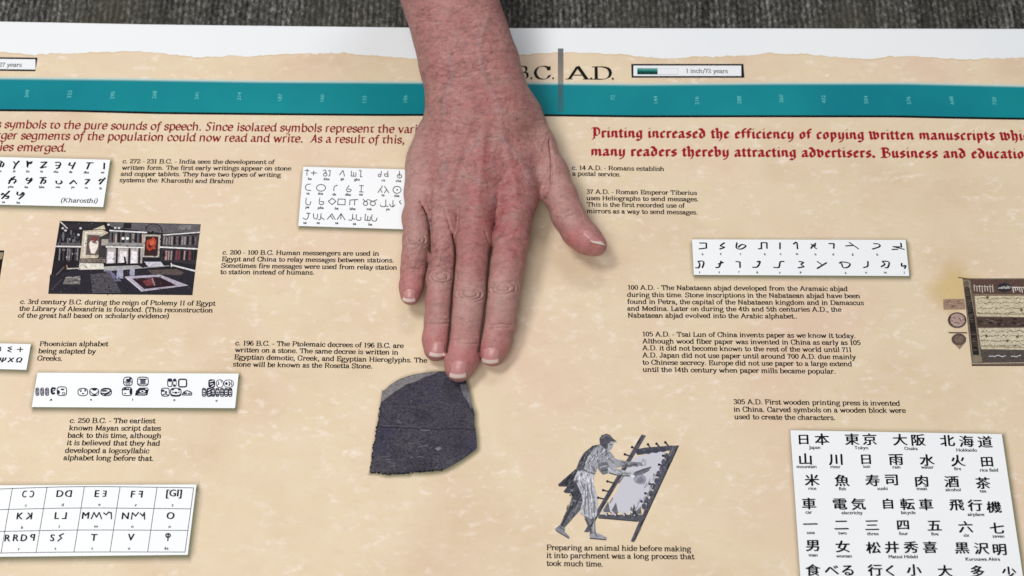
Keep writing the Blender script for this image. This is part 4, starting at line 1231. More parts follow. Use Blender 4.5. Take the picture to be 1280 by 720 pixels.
# middle gallery
pp([(530, 122), (810, 132), (802, 245), (510, 238)], (92, 88, 92))
for x in (548, 600, 636, 690, 735, 775):
    ps([(x, 135), (x - 3, 232)], (28, 24, 30), random.uniform(10, 24))
for x in (575, 655, 715, 790):
    ps([(x, 150), (x, 222)], random.choice([(150, 140, 138), (116, 110, 112), (186, 160, 152)]), 14)
for x in (632, 668):
    p.poly(t(ell(x, 179, 13, 12, 9)[:-1]), I((238, 236, 234)))
pp([(505, 212), (805, 216), (803, 238), (505, 240)], (146, 142, 144))
ps([(526, 116), (822, 132)], (224, 222, 224), 11)
ps([(498, 246), (812, 254)], (226, 222, 220), 13)
pp([(505, 256), (790, 262), (785, 378), (498, 384)], (178, 170, 168))
for x0, x1, y0 in ((512, 560, 285), (608, 662, 280), (700, 746, 280)):
    pp([(x0, y0), (x1, y0), (x1 - 4, 376), (x0 - 8, 378)], (234, 228, 236))
for x in (584, 684, 764):
    ps([(x, 262), (x - 4, 380)], (34, 30, 36), 18)
ps([(645, 330), (652, 378)], (26, 22, 30), 16)
# red painting and right-hand galleries
pp([(800, 148), (934, 150), (922, 332), (788, 328)], (186, 178, 168))
pp([(814, 162), (916, 164), (908, 320), (800, 318)], (52, 28, 28))
pp([(826, 192), (862, 180), (874, 164), (900, 200), (890, 244), (896, 268), (866, 262), (846, 282), (822, 262), (816, 222)], (178, 66, 48))
pp([(845, 205), (880, 190), (884, 226), (856, 240)], (196, 96, 66))
ps([(836, 232), (852, 258)], (90, 30, 30), 12)
pp([(950, 160), (1240, 148), (1230, 250), (944, 246)], (74, 70, 76))
pp([(940, 262), (1226, 270), (1214, 390), (930, 360)], (50, 45, 52))
for i in range(13):
    x = 962 + i * 21
    ps([(x, 168), (x - 4, 226)], random.choice([(26, 22, 28), (148, 138, 138), (110, 100, 106), (24, 20, 26)]), random.uniform(9, 19))
    ps([(x - 4, 282), (x - 9, 348)], random.choice([(28, 24, 30), (168, 132, 134), (150, 146, 150), (22, 18, 24), (120, 60, 66)]), random.uniform(9, 19))
ps([(956, 152), (1250, 130)], (216, 212, 212), 10)
ps([(930, 249), (1230, 263)], (226, 222, 222), 12)
ps([(93, 243), (296, 246)], (226, 222, 220), 11)
for i in range(12):
    x = 95 + i * 16
    ps([(x, 262), (x - 6, 352)], random.choice([(22, 18, 24), (66, 62, 70), (18, 14, 20), (130, 126, 128)]), 11)
# floor
pp([(48, 470), (300, 430), (1200, 430), (1187, 630), (34, 621)], (38, 33, 44))
pp([(285, 376), (475, 380), (482, 426), (276, 430)], (222, 216, 206))
ps([(180, 422), (282, 418)], (196, 190, 186), 9)
ps([(182, 395), (186, 422)], (196, 150, 120), 8)
pp([(478, 404), (750, 394), (800, 418), (480, 442)], (168, 166, 166))
ps([(490, 388), (640, 380)], (24, 20, 26), 14)
pp([(800, 366), (935, 366), (962, 400), (832, 406)], (198, 194, 206))
ps([(800, 414), (1000, 398)], (150, 146, 148), 8)
ps([(1020, 392), (1210, 440)], (218, 214, 218), 13)
ps([(1018, 378), (1020, 405)], (218, 214, 218), 9)
pp([(830, 432), (1060, 424), (1120, 450), (1090, 476), (860, 462)], (88, 76, 72))
pp([(490, 436), (530, 432), (620, 520), (560, 522)], (112, 110, 142))
pp([(584, 424), (632, 422), (634, 500), (580, 498)], (164, 164, 190))
pp([(688, 420), (726, 418), (724, 476), (684, 476)], (168, 168, 194))
pp([(370, 465), (525, 452), (620, 612), (390, 618)], (76, 72, 80))
for i in range(60):
    x = random.uniform(380, 580); y = random.uniform(470, 605)
    if x < 400 + (y - 450) * 1.4 + 90:
        ps([(x, y), (x + 9, y + 3)], random.choice([(104, 100, 106), (54, 50, 58)]), 6)
pp([(172, 492), (292, 478), (288, 546), (150, 546)], (118, 114, 112))
for i in range(10):
    x = random.uniform(170, 270); y = random.uniform(490, 535)
    ps([(x, y), (x + 24, y - 4)], random.choice([(70, 66, 70), (168, 164, 158)]), 7)
ps([(60, 590), (140, 510)], (60, 56, 66), 14)
ps([(100, 470), (160, 410)], (110, 104, 110), 8)
pp([(648, 484), (926, 468), (1156, 556), (782, 604)], (176, 168, 184))
pp([(704, 500), (922, 486), (1062, 556), (802, 584)], (44, 22, 30))
ps([(740, 505), (920, 492)], (110, 84, 96), 7)
pp([(790, 520), (860, 500), (890, 550), (820, 560)], (120, 56, 62))
ps([(865, 500), (885, 552)], (156, 132, 136), 12)
ps([(652, 490), (784, 602)], (206, 202, 216), 8)
for i in range(240):
    x, y = random.uniform(60, 1220), random.uniform(60, 620)
    if x < 150 - 92 * (y - 40) / 580 or x > 1240 - 68 * (y - 66) / 566:
        continue
    if 300 < x < 760 and y < 440 and random.random() < 0.6:
        continue
    v = random.choice([14, 20, 30, 44, 62, 92])
    ps([(x, y), (x + random.uniform(-10, 14), y + random.uniform(-4, 12))], (v, v - 3 if v > 3 else 0, v + 5), random.uniform(3, 7))
p.build('hall_photograph', poster)

# fragment of another photograph at the left edge
p = Print(0.00016)
p.poly([(-90, 311), (5.4, 313), (0.2, 345), (-2, 364), (-100, 362)], ink((32, 26, 24)))
p.poly([(-60, 315), (4.2, 315.5), (2.6, 324), (-62, 324)], ink((150, 138, 112)))
p.build('hall_photograph', poster)['label'] = 'dark photograph corner at the left edge'

# grey stone picture
t = T(450, 455, 4.963)
p = Print(0.00016)
t = T(455, 460, 5.14)
out = [(118, 147), (130, 145), (190, 95), (260, 60), (350, 38), (470, 22), (530, 24), (600, 45), (650, 75), (662, 105), (680, 170), (693, 240), (709, 285), (710, 330), (711, 365), (719, 410), (724, 470), (721, 518), (690, 547), (640, 582), (590, 613),
       (530, 645), (480, 658), (400, 668), (310, 668), (290, 678), (200, 681), (150, 685), (110, 675), (60, 671), (33, 668), (45, 630), (50, 590), (60, 500), (75, 440), (80, 390), (95, 320), (100, 270), (108, 220)]
out = out[:2] + [tuple(q) for q in catmull(out[1:], 3)][1:-1] + out[-1:]
rough = []
for i in range(len(out)):
    a, b_ = np.array(out[i], float), np.array(out[(i + 1) % len(out)], float)
    n = max(1, int(np.hypot(*(b_ - a)) / 9))
    for k in range(n):
        q = a + (b_ - a) * k / n
        j = 2.6 if (q[0] < 135 and q[1] > 240) or q[1] > 640 else 0.8
        rough.append((q[0] + random.uniform(-j, j), q[1] + random.uniform(-j, j)))
p.poly(t(rough), m_stone)
p.poly(t([(109, 219), (119, 149), (131, 147), (190, 97), (260, 62), (350, 40), (470, 23), (472, 28), (430, 46), (385, 58), (340, 84), (270, 106), (235, 130), (200, 150), (165, 178), (140, 196), (130, 206)]), pic((126, 121, 124)))
p.poly(t([(616, 106), (661, 106), (680, 170), (691, 236), (690, 262), (662, 206), (640, 180), (627, 145)]), pic((114, 111, 120)))
p.stroke(t([(88, 380), (200, 384), (300, 388), (420, 394), (560, 390), (712, 392)]), ink((34, 30, 40)), 0.42)
p.stroke(t([(365, 397), (425, 400)]), ink((128, 126, 134)), 0.4)
p.poly(t([(456, 520), (470, 508), (486, 505), (498, 514), (490, 524), (474, 532)]), pic((122, 120, 130)))
for k in range(90):
    x, y = random.uniform(90, 690), random.uniform(120, 640)
    if x > 640 and y > 560 or y < 230 - x * 0.35:
        continue
    v = random.choice([96, 110, 126, 40, 36, 44])
    l = random.uniform(2, 9)
    p.stroke(t([(x, y), (x + l, y + random.uniform(-1, 1))]), pic((v, v - 2, v + 7)), random.uniform(0.14, 0.3))
for x, y, l in ((350, 506, 24), (385, 500, 28), (340, 572, 40), (300, 575, 16), (186, 628, 10), (190, 610, 6), (205, 340, 26), (220, 352, 24), (245, 270, 6), (140, 590, 30), (150, 604, 24)):
    p.stroke(t([(x, y), (x + l * 0.6, y - 3), (x + l, y + 2)]), pic((122, 120, 126)), 0.36)
p.stroke(t([(70, 566), (168, 570)]), pic((100, 98, 106)), 0.3, None, 0, False)
p.stroke(t([(100, 366), (200, 372), (330, 376)]), pic((92, 90, 100)), 0.4)
for k in range(60):
    f = random.random()
    y = 240 + f * 420
    x = np.interp(y, [220, 270, 320, 390, 440, 500, 590, 668], [108, 100, 95, 80, 75, 60, 50, 35])
    p.poly(t(ell(x + random.uniform(-4, 4), y, random.uniform(2, 6), random.uniform(2, 6), 6)[:-1]), ink((26, 22, 30)))
for k in range(70):
    x = random.uniform(45, 500)
    p.poly(t(ell(x, np.interp(x, [45, 150, 290, 310, 480], [668, 682, 676, 667, 657]) + random.uniform(-5, 4), random.uniform(3, 9), random.uniform(2, 5), 6)[:-1]), ink((24, 20, 27)))
st = p.build('stone_picture', poster)
st['label'] = 'dark grey picture of a broken inscribed stone slab under the fingertip'
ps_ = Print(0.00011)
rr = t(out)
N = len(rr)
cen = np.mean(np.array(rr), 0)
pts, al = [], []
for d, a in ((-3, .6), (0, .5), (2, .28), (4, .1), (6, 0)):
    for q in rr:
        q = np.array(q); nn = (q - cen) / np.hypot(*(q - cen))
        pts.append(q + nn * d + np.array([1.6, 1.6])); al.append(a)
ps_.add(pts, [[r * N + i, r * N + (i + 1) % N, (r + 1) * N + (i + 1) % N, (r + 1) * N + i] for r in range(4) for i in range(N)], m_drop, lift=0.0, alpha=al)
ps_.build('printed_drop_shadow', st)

# engraving of a parchment maker
t = T(680, 535, 4.8)
p = Print(0.00016)


def pv(pts, v, tint=10):
    p.poly(t(pts), I((v, v, min(255, v + tint))))


def sv(pts, v, wd, smooth=True, tint=10):
    p.stroke(t(pts), I((v, v, min(255, v + tint))), wd / 9.6, wd / 9.6, 0, smooth)


pv([(586, 38), (612, 46), (268, 626), (240, 624)], 92)
sv([(590, 46), (300, 560)], 66, 5)
p.poly(t([(545, 175), (640, 150), (725, 138), (712, 220), (690, 262), (640, 380), (612, 450), (585, 470), (572, 505), (545, 515), (530, 470), (500, 515), (440, 500), (400, 508), (366, 495), (430, 390), (470, 300), (520, 205)]), ink((203, 202, 214)))
pv([(768, 106), (808, 104), (540, 686), (520, 680), (562, 580), (600, 500)], 88)
sv([(806, 108), (545, 672)], 58, 7, False)
sv([(775, 118), (600, 500)], 122, 6, False)
pv([(540, 130), (600, 118), (770, 104), (762, 134), (700, 142), (560, 162)], 84)
pv([(330, 518), (420, 520), (600, 520), (572, 562), (324, 542)], 88)
sv([(330, 540), (560, 560)], 60, 6, False)
for x, y in ((580, 140), (625, 136), (670, 130), (715, 124)):
    p.poly(t(ell(x, y + 6, 20, 15, 9)[:-1]), I((66, 66, 84)))
for x, y in ((735, 170), (718, 205), (706, 245), (688, 275), (676, 318), (655, 350), (640, 392), (615, 432), (600, 470)):
    p.poly(t(ell(x, y, 15, 20, 9)[:-1]), I((84, 84, 102)))
for a_, b_ in (((380, 320), (424, 332)), ((355, 373), (400, 384)), ((325, 418), (376, 430)), ((485, 158), (528, 172)), ((528, 115), (566, 132)), ((714, 166), (752, 172)), ((690, 220), (728, 226)), ((662, 283), (702, 291)),
               ((635, 336), (672, 344)), ((608, 392), (652, 401)), ((585, 440), (628, 450)), ((624, 98), (642, 126)), ((675, 94), (698, 118)), ((728, 86), (750, 112))):
    sv([a_, b_], 70, 9, False)
    p.poly(t(ell(a_[0], a_[1], 8, 8, 8)[:-1]), I((40, 38, 54)))
for x0, y0, x1, y1 in ((385, 440, 372, 505), (432, 446, 420, 512), (520, 470, 540, 520), (580, 470, 560, 516)):
    pv([(x0, y0), (x1 + 26, y1), (x1 - 24, y1)], 108)
for x in (352, 405, 458, 520):
    sv([(x, 500), (x + 24, 522)], 206, 9, False)
    sv([(x + 26, 512), (x + 36, 528)], 54, 8, False)
pv([(540, 452), (528, 520), (556, 520)], 62)
p.poly(t(ell(576, 308, 38, 30, 12)[:-1]), I((158, 158, 174)))
p.poly(t(ell(578, 314, 22, 20, 12)[:-1]), I((128, 128, 144)))
sv([(448, 330), (470, 300), (480, 280)], 110, 7)
sv([(412, 420), (396, 448)], 120, 7)


def inside(q, poly):
    c = False
    for i in range(len(poly)):
        a, b = poly[i], poly[i - 1]
        if (a[1] > q[1]) != (b[1] > q[1]) and q[0] < (b[0] - a[0]) * (q[1] - a[1]) / (b[1] - a[1]) + a[0]:
            c = not c
    return c


def hatch(poly, v, n, ang, ln, wd=3.2):
    xs = [q[0] for q in poly]; ys = [q[1] for q in poly]
    k = 0
    for _ in range(n * 6):
        x, y = random.uniform(min(xs), max(xs)), random.uniform(min(ys), max(ys))
        a = ang + random.gauss(0, 0.15)
        l = ln * random.uniform(0.5, 1.2)
        e = (x + math.cos(a) * l, y + math.sin(a) * l)
        m_ = (x + math.cos(a) * l / 2 + random.uniform(-2, 2), y + math.sin(a) * l / 2 + random.uniform(-2, 2))
        if inside((x, y), poly) and inside(e, poly):
            sv([(x, y), m_, e], v + random.randint(-14, 14), wd * random.uniform(0.7, 1.5))
            k += 1
            if k >= n:
                return


# man
pv([(190, 246), (150, 280), (85, 338), (88, 350), (140, 352), (116, 380), (128, 390), (168, 392), (205, 320), (215, 260)], 72)
sv([(180, 270), (110, 342)], 48, 7)
sv([(195, 290), (160, 380)], 104, 6)
pv([(165, 330), (205, 320), (238, 400), (232, 445), (166, 434)], 76)
sv([(172, 436), (228, 446)], 128, 10)
pv([(166, 440), (228, 450), (218, 492), (160, 556), (120, 602), (92, 592), (128, 510)], 98)
sv([(178, 450), (140, 520), (108, 588)], 66, 14)
sv([(205, 460), (180, 510)], 128, 8)
pv([(94, 582), (66, 604), (72, 616), (148, 664), (156, 656), (124, 622), (126, 602)], 136)
sv([(72, 616), (148, 662)], 60, 5)
sv([(92, 590), (120, 612)], 70, 5)
pv([(238, 525), (262, 588), (284, 604), (276, 650), (312, 660), (306, 545)], 124)
sv([(250, 545), (276, 600), (282, 640)], 84, 12)
sv([(298, 560), (296, 620)], 172, 8)
pv([(272, 640), (310, 626), (344, 640), (382, 660), (362, 671), (276, 660)], 158)
sv([(276, 662), (372, 670)], 56, 6)
sv([(306, 628), (318, 650)], 80, 5)
pv([(192, 246), (212, 195), (240, 148), (292, 106), (345, 96), (388, 128), (430, 185), (455, 192), (450, 235), (405, 240), (382, 272), (350, 278), (322, 240), (304, 282), (212, 262)], 162)
pv([(192, 246), (212, 195), (240, 148), (292, 106), (338, 98), (300, 125), (262, 172), (238, 246), (212, 258)], 90)
sv([(330, 110), (318, 170), (330, 235)], 108, 8)
sv([(350, 120), (376, 170), (420, 210)], 120, 7)
sv([(262, 190), (290, 175), (306, 190)], 190, 9)
sv([(250, 240), (280, 225), (310, 262)], 110, 7)
sv([(225, 245), (262, 262), (300, 276)], 96, 8)
pv([(322, 210), (380, 200), (392, 230), (384, 272), (352, 280), (326, 248)], 118)
sv([(336, 236), (376, 226)], 176, 7)
sv([(344, 258), (380, 250)], 72, 6)
pv([(452, 190), (500, 200), (582, 206), (600, 190), (616, 200), (606, 226), (560, 226), (490, 238), (446, 232)], 150)
sv([(470, 228), (560, 220)], 86, 8)
pv([(384, 236), (440, 244), (505, 262), (540, 262), (548, 280), (520, 300), (516, 286), (440, 284), (384, 270)], 186)
sv([(392, 270), (450, 284), (515, 288)], 92, 7)
p.poly(t(ell(600, 200, 17, 16, 10)[:-1]), I((170, 170, 186)))
sv([(596, 210), (600, 238)], 216, 9)
pv([(545, 262), (590, 246), (646, 230), (628, 258), (590, 278), (556, 286), (538, 300), (522, 296)], 112)
sv([(552, 268), (640, 234)], 66, 4)
p.poly(t(ell(532, 290, 13, 10, 10)[:-1]), I((226, 226, 238)))
pv([(204, 256), (300, 278), (296, 330), (316, 400), (322, 440), (318, 522), (300, 548), (282, 546), (262, 532), (240, 526), (216, 516), (232, 440), (222, 390), (192, 322), (176, 318), (190, 280)], 190)
for q in ([(226, 270), (226, 330), (248, 400), (244, 515)], [(262, 280), (262, 380), (272, 530)], [(286, 290), (286, 380), (304, 460), (300, 535)]):
    sv(q, 128, 8)
sv([(244, 276), (240, 340), (256, 420)], 92, 6)
sv([(276, 285), (272, 360)], 222, 8)
pv([(336, 98), (332, 66), (345, 44), (374, 34), (396, 42), (412, 62), (436, 80), (430, 86), (404, 84), (384, 96), (372, 128), (350, 112)], 82)
sv([(346, 60), (372, 44), (396, 54)], 120, 7)
sv([(398, 84), (432, 84)], 170, 6)
pv([(382, 94), (404, 86), (416, 92), (414, 108), (404, 126), (390, 132), (374, 126)], 168)
sv([(396, 100), (408, 100)], 58, 5)
sv([(382, 100), (378, 124)], 92, 7)
hatch([(192, 246), (212, 195), (240, 148), (292, 106), (338, 98), (300, 125), (262, 172), (238, 246)], 58, 30, 2.1, 26)
hatch([(192, 246), (212, 195), (240, 148), (292, 106), (338, 98), (300, 125), (262, 172), (238, 246)], 128, 16, 2.1, 18)
hatch([(260, 180), (330, 110), (388, 128), (430, 185), (380, 200), (322, 215), (304, 280), (230, 260)], 112, 40, 1.9, 22)
hatch([(260, 180), (330, 110), (388, 128), (430, 185), (380, 200), (322, 215), (304, 280), (230, 260)], 212, 34, 1.9, 20)
hatch([(204, 256), (300, 278), (296, 330), (316, 400), (322, 440), (318, 522), (300, 548), (240, 526), (232, 440), (222, 390), (192, 322)], 142, 46, 1.5, 40)
hatch([(204, 256), (300, 278), (296, 330), (316, 400), (322, 440), (318, 522), (300, 548), (240, 526), (232, 440), (222, 390), (192, 322)], 222, 30, 1.5, 36)
hatch([(190, 246), (85, 338), (88, 350), (140, 352), (168, 392), (205, 320)], 50, 22, 2.3, 24)
hatch([(190, 246), (85, 338), (88, 350), (140, 352), (168, 392), (205, 320)], 104, 14, 2.3, 22)
hatch([(166, 340), (228, 390), (230, 450), (218, 492), (160, 556), (120, 602), (92, 592), (128, 510)], 58, 26, 2.0, 26)
hatch([(166, 340), (228, 390), (230, 450), (218, 492), (160, 556), (120, 602), (92, 592), (128, 510)], 136, 18, 2.0, 20)
hatch([(452, 190), (582, 206), (606, 226), (490, 238)], 108, 16, 0.1, 24)
hatch([(384, 236), (505, 262), (540, 280), (440, 284)], 140, 12, 0.2, 24)
hatch([(586, 38), (612, 46), (268, 626), (240, 624)], 62, 36, 2.1, 40)
hatch([(768, 106), (808, 104), (540, 686), (520, 680), (600, 500)], 118, 30, 2.05, 40)
hatch([(768, 106), (808, 104), (540, 686), (520, 680), (600, 500)], 60, 34, 2.05, 40)
hatch([(600, 300), (690, 262), (612, 450), (540, 500)], 184, 18, 2.0, 34)
p.build('engraving', poster)['label'] = 'blue-grey engraving of a craftsman scraping a stretched hide'

# manuscript picture at the right edge
t = T(1160, 330, 5.14)
p = Print(0.00013)
n = 16
pts, al = [(150 / 5.14 + 1160, 170 / 5.14 + 330)], [0.6]
wob = [random.uniform(0.75, 1.3) for _ in range(16)]
for rr_, a in ((0.35, .55), (0.7, .3), (1.15, 0)):
    for i in range(n):
        th = 2 * math.pi * i / n
        pts.append((1160 + (165 + 150 * rr_ * wob[i] * math.cos(th)) / 5.14, 330 + (160 + 165 * rr_ * wob[i] * math.sin(th)) / 5.14)); al.append(a)
fs = [[0, 1 + i, 1 + (i + 1) % n] for i in range(n)] + [[1 + r * n + i, 1 + r * n + (i + 1) % n, 1 + (r + 1) * n + (i + 1) % n, 1 + (r + 1) * n + i] for r in range(2) for i in range(n)]
p.add(pts, fs, m_stain, lift=0.0, alpha=al)
stain = p
p = Print(0.00017)
pp([(222, 92), (900, 92), (900, 655), (284, 655), (272, 560), (240, 240)], (112, 96, 84))
pp([(228, 100), (268, 104), (300, 330), (345, 625), (290, 640), (274, 520), (246, 230)], (136, 124, 106))
pp([(234, 150), (264, 150), (300, 340), (330, 585), (288, 585), (268, 400)], (46, 40, 38))
for k in range(30):
    y = 160 + k * 14
    x = 250 + (y - 150) * 0.135
    ps([(x - 10, y), (x + random.uniform(6, 16), y + random.uniform(-5, 5))], random.choice([(86, 72, 62), (28, 24, 24), (110, 96, 82)]), 6)
pp([(272, 100), (900, 100), (900, 196), (288, 190)], (92, 70, 62))
pp([(300, 205), (900, 203), (900, 345), (312, 336)], (204, 192, 166))
pp([(310, 342), (900, 346), (900, 404), (318, 405)], (78, 62, 56))
pp([(322, 412), (900, 408), (900, 556), (342, 546)], (204, 194, 170))
pp([(336, 552), (900, 558), (900, 636), (352, 630)], (82, 74, 70))
ps([(282, 652), (620, 650)], (70, 54, 48), 7)
ps([(195, 86), (300, 100)], (96, 78, 60), 7)
ps([(275, 640), (620, 634)], (184, 168, 146), 6)
ps([(292, 197), (900, 198)], (150, 126, 104), 5)
for x in range(296, 420, 17):
    ps([(x, random.uniform(132, 150)), (x + 3, random.uniform(170, 184))], (196, 186, 174), 7)
ps([(296, 142), (418, 146)], (190, 178, 166), 6)
p.poly(t(ell(490, 152, 46, 31, 14)[:-1]), I((44, 44, 50)))
for k in range(9):
    ps([(452 + k * 9, 158), (456 + k * 9, random.uniform(140, 152))], (206, 204, 204), 6)
for k in range(12):
    ps([(545 + k * 14, 150), (550 + k * 14, random.uniform(160, 186))], (204, 196, 188), 8)
ps([(540, 150), (700, 150)], (204, 196, 188), 9)
for y0 in (222, 250, 284, 314, 432, 462, 494, 524):
    x = 318 if y0 < 350 else 342
    while x < 640:
        l = random.uniform(4, 18)
        ps([(x, y0 + random.uniform(-6, 6)), (x + l, y0 + random.uniform(-7, 7))], random.choice([(98, 84, 68), (128, 112, 92), (70, 58, 48), (150, 134, 110)]), random.uniform(3, 6))
        x += l + random.uniform(2, 8)
for x, y in ((382, 214), (600, 296), (376, 462), (510, 494), (575, 466)):
    p.poly(t(ell(x, y, 9, 8, 8)[:-1]), I((112, 74, 44)))
for y0 in (320, 532):
    ps([(320, y0 - 2), (640, y0 + 4)], (160, 144, 118), 4)
for k in range(34):
    x = random.uniform(320, 615); y = random.uniform(352, 396)
    ps([(x, y), (x + random.uniform(6, 26), y + random.uniform(-6, 6))], random.choice([(40, 32, 32), (112, 94, 86), (104, 94, 92), (58, 46, 44)]), random.uniform(5, 11))
for x in (392, 414, 436, 458, 480, 536, 556, 576):
    ps([(x, 592 + random.uniform(-3, 3)), (x + 20, 590 + random.uniform(-8, 8))], (196, 196, 200), 7)
pp([(98, 226), (232, 224), (240, 288), (100, 290)], (158, 130, 112))
for k in range(16):
    x = random.uniform(106, 215); y = random.uniform(234, 280)
    ps([(x, y), (x + random.uniform(6, 18), y + random.uniform(-4, 4))], random.choice([(126, 100, 86), (182, 156, 136), (112, 86, 76)]), 6)
p.poly(t(ell(187, 360, 60, 50, 18)[:-1]), I((74, 58, 54)))
p.poly(t(ell(187, 360, 51, 42, 18)[:-1]), I((176, 150, 142)))
for q in ([(160, 340), (180, 350)], [(196, 344), (214, 366)], [(168, 376), (204, 380)], [(150, 362), (160, 366)], [(222, 358), (236, 360)]):
    ps(q, (110, 84, 80), 6)
pp([(150, 470), (246, 470), (232, 510), (202, 546), (170, 512)], (150, 128, 108))
p.poly(t(ell(198, 484, 47, 38, 16)[:-1]), I((92, 76, 70)))
p.poly(t(ell(198, 484, 32, 25, 14)[:-1]), I((120, 100, 90)))
ps([(184, 484), (212, 484)], (50, 38, 36), 7)
ps([(134, 440), (250, 441)], (72, 54, 48), 7)
ms = p.build('manuscript_picture', poster)
ms['label'] = 'brown manuscript page picture at the right edge'
stain.build('yellow_stain', ms)

bpy.data.objects.remove(_fo)
bpy.data.curves.remove(_fc)


# ------------------------------------------------------------------ person: right hand and forearm, one continuous body mesh
MM = 0.001


def J(px, py, z, r):
    q = at(px, py, z * MM)
    return (q, r * MM)


def round_cone(P, a, ra, b, rb):
    ba = b - a
    l2 = ba @ ba
    pa = P - a
    h = np.clip((pa @ ba) / l2, 0, 1)
    d = pa - h[:, None] * ba
    return np.sqrt((d * d).sum(1)) - (ra + (rb - ra) * (h * h * (3 - 2 * h) * 0.35 + h * 0.65))


def smin(a, b, k):
    h = np.clip(0.5 + 0.5 * (b - a) / k, 0, 1)
    return b + (a - b) * h - k * h * (1 - h)


def chain(P, js, k=4.0):
    d = None
    for (a, ra), (b, rb) in zip(js[:-1], js[1:]):
        e = round_cone(P, a, ra, b, rb)
        d = e if d is None else smin(d, e, k * MM)
    return d


FING = {
    'index': [J(648, 236, 21, 10.6), J(638.5, 300, 20, 10.1), J(634, 332, 18.5, 9.4), J(629.3, 361, 16.5, 9.0), J(626.5, 385, 14, 8.4), J(624, 408, 11.2, 8.3), J(619, 428, 8.8, 8.1), J(615.5, 441, 7.0, 7.4)],
    'middle': [J(600, 232, 23, 11), J(592, 300, 21.5, 10.0), J(589, 335, 19.5, 9.3), J(587, 367, 17.4, 9.5), J(584, 398, 13.8, 9.0), J(582, 426, 10.6, 8.8), J(577, 448, 8.6, 8.9), J(573.5, 460, 7.2, 7.7)],
    'ring': [J(560, 232, 21.5, 10), J(555, 295, 19, 8.4), J(553.5, 322, 17.6, 7.7), J(551.5, 348, 16.4, 7.9), J(549, 376, 13.2, 7.3), J(547.5, 402, 10.4, 7.15), J(545.5, 424, 8.2, 7.4), J(544.8, 436.5, 6.8, 6.6)],
    'little': [J(532, 226, 18, 10), J(521.5, 272, 19, 8.2), J(520.8, 301, 18.6, 7.5), J(518.3, 322, 16.4, 6.9), J(516.5, 338, 14, 6.6), J(514, 358, 12.2, 6.3), J(512.8, 369, 11.2, 5.5)],
}
THUMB = [J(654, 146, 24, 11.5), J(671, 182, 21, 10.2), J(689, 217, 20, 9.4), J(701, 246, 19, 8.9), J(710.5, 270, 18, 8.9), J(722.5, 289.5, 16.5, 8.6), J(735, 300, 15.2, 7.8), J(745.5, 307, 14.2, 5.8)]
PALM = [
    [J(624, 140, 28, 14), J(639, 205, 23, 12.4), J(646, 250, 20, 11.4)],
    [J(600, 140, 30, 15), J(602, 205, 25, 13.2), J(598, 252, 22, 12.6)],
    [J(575, 140, 29, 15), J(564, 205, 23, 13), J(558, 246, 20, 11.6)],
    [J(557, 150, 24, 11), J(537, 200, 19, 11.2), J(528, 240, 17, 10.2)],
    [J(640, 150, 25, 13), J(662, 200, 19, 10), J(668, 230, 16, 8)],
    [J(543, 173, 15, 11), J(531, 215, 13, 9.6)],
    [J(600, 180, 16, 15), J(598, 250, 14, 11)],
]


def arm_point(s):
    """forearm axis, s in pixels of image height above the wrist (112 = top of the frame)"""
    y = 112 - s
    xm = np.interp(y, [-400, -40, 0, 40, 80, 112, 140], [445, 552, 564, 577.5, 589, 596.5, 600])
    return xm, y


ARM_L, ARM_R = [], []
for y, xl, xr, z, r in ((150, 541, 668, 30, 17.5), (130, 535, 666, 32, 19), (111, 529.5, 660, 34, 20), (80, 523, 650.5, 40, 20.5), (40, 514, 636, 47, 21), (0, 502, 623.5, 54.5, 22), (-60, 480, 607, 67, 23.5), (-150, 444, 582, 88, 26), (-200, 424, 569, 100, 27)):
    rp = r * MM * F / float((at((xl + xr) / 2, y, z * MM) - CAM) @ FWD) + (2.2 if y > 90 else 1.0)
    ARM_L.append(J(xl + rp, y, z, r)); ARM_R.append(J(xr - rp, y, z, r))


def smax(a, b, k):
    return -smin(-a, -b, k)


def seg_dist(px, py, pts):
    d = np.full(px.shape, 1e9)
    pts = [np.array(q, float) for q in pts]
    for a, b_ in zip(pts[:-1], pts[1:]):
        ab = b_ - a
        h = np.clip(((px - a[0]) * ab[0] + (py - a[1]) * ab[1]) / (ab @ ab), 0, 1)
        d = np.minimum(d, np.hypot(px - a[0] - h * ab[0], py - a[1] - h * ab[1]))
    return d


SLW = 0.36
SLITS = [np.array(q, float) for q in (
    [(565, 292), (568.5, 308), (569.5, 325), (567.5, 342), (565.5, 368), (564, 390), (562.5, 410), (560.5, 428), (558.5, 442)],
    [(613.8, 309), (611.5, 325), (609.5, 340), (608.2, 365), (604.5, 398), (600.5, 425), (598, 440)],
    [(528, 258), (533, 268), (536.3, 283), (537.8, 300), (537.8, 316)])]


def sdf(P):
    palm = None
    for js in PALM:
        e = chain(P, js, 6)
        palm = e if palm is None else smin(palm, e, 8 * MM)
    fing = None
    for js in FING.values():
        e = chain(P, js, 3)
        fing = e if fing is None else smin(fing, e, 0.35 * MM)
    d = smin(palm, fing, 4.5 * MM)
    th = chain(P, THUMB, 4)
    d = smin(d, th, 4.5 * MM)
    # the dark slits where neighbouring fingers touch
    px_, py_ = to_px(P)
    for sl in SLITS:
        mk = (px_ > sl[:, 0].min() - 12) & (px_ < sl[:, 0].max() + 12) & (py_ > sl[:, 1].min() - 12) & (py_ < sl[:, 1].max() + 12) & (P[:, 2] > 0.002)
        if mk.any():
            cut = (SLW - seg_dist(px_[mk], py_[mk], sl) * 0.445) * MM
            d[mk] = smax(d[mk], cut, 1.3 * MM)
    arm = smin(chain(P, ARM_L, 1.2), chain(P, ARM_R, 1.2), 9 * MM)
    return smin(d, arm, 9 * MM)


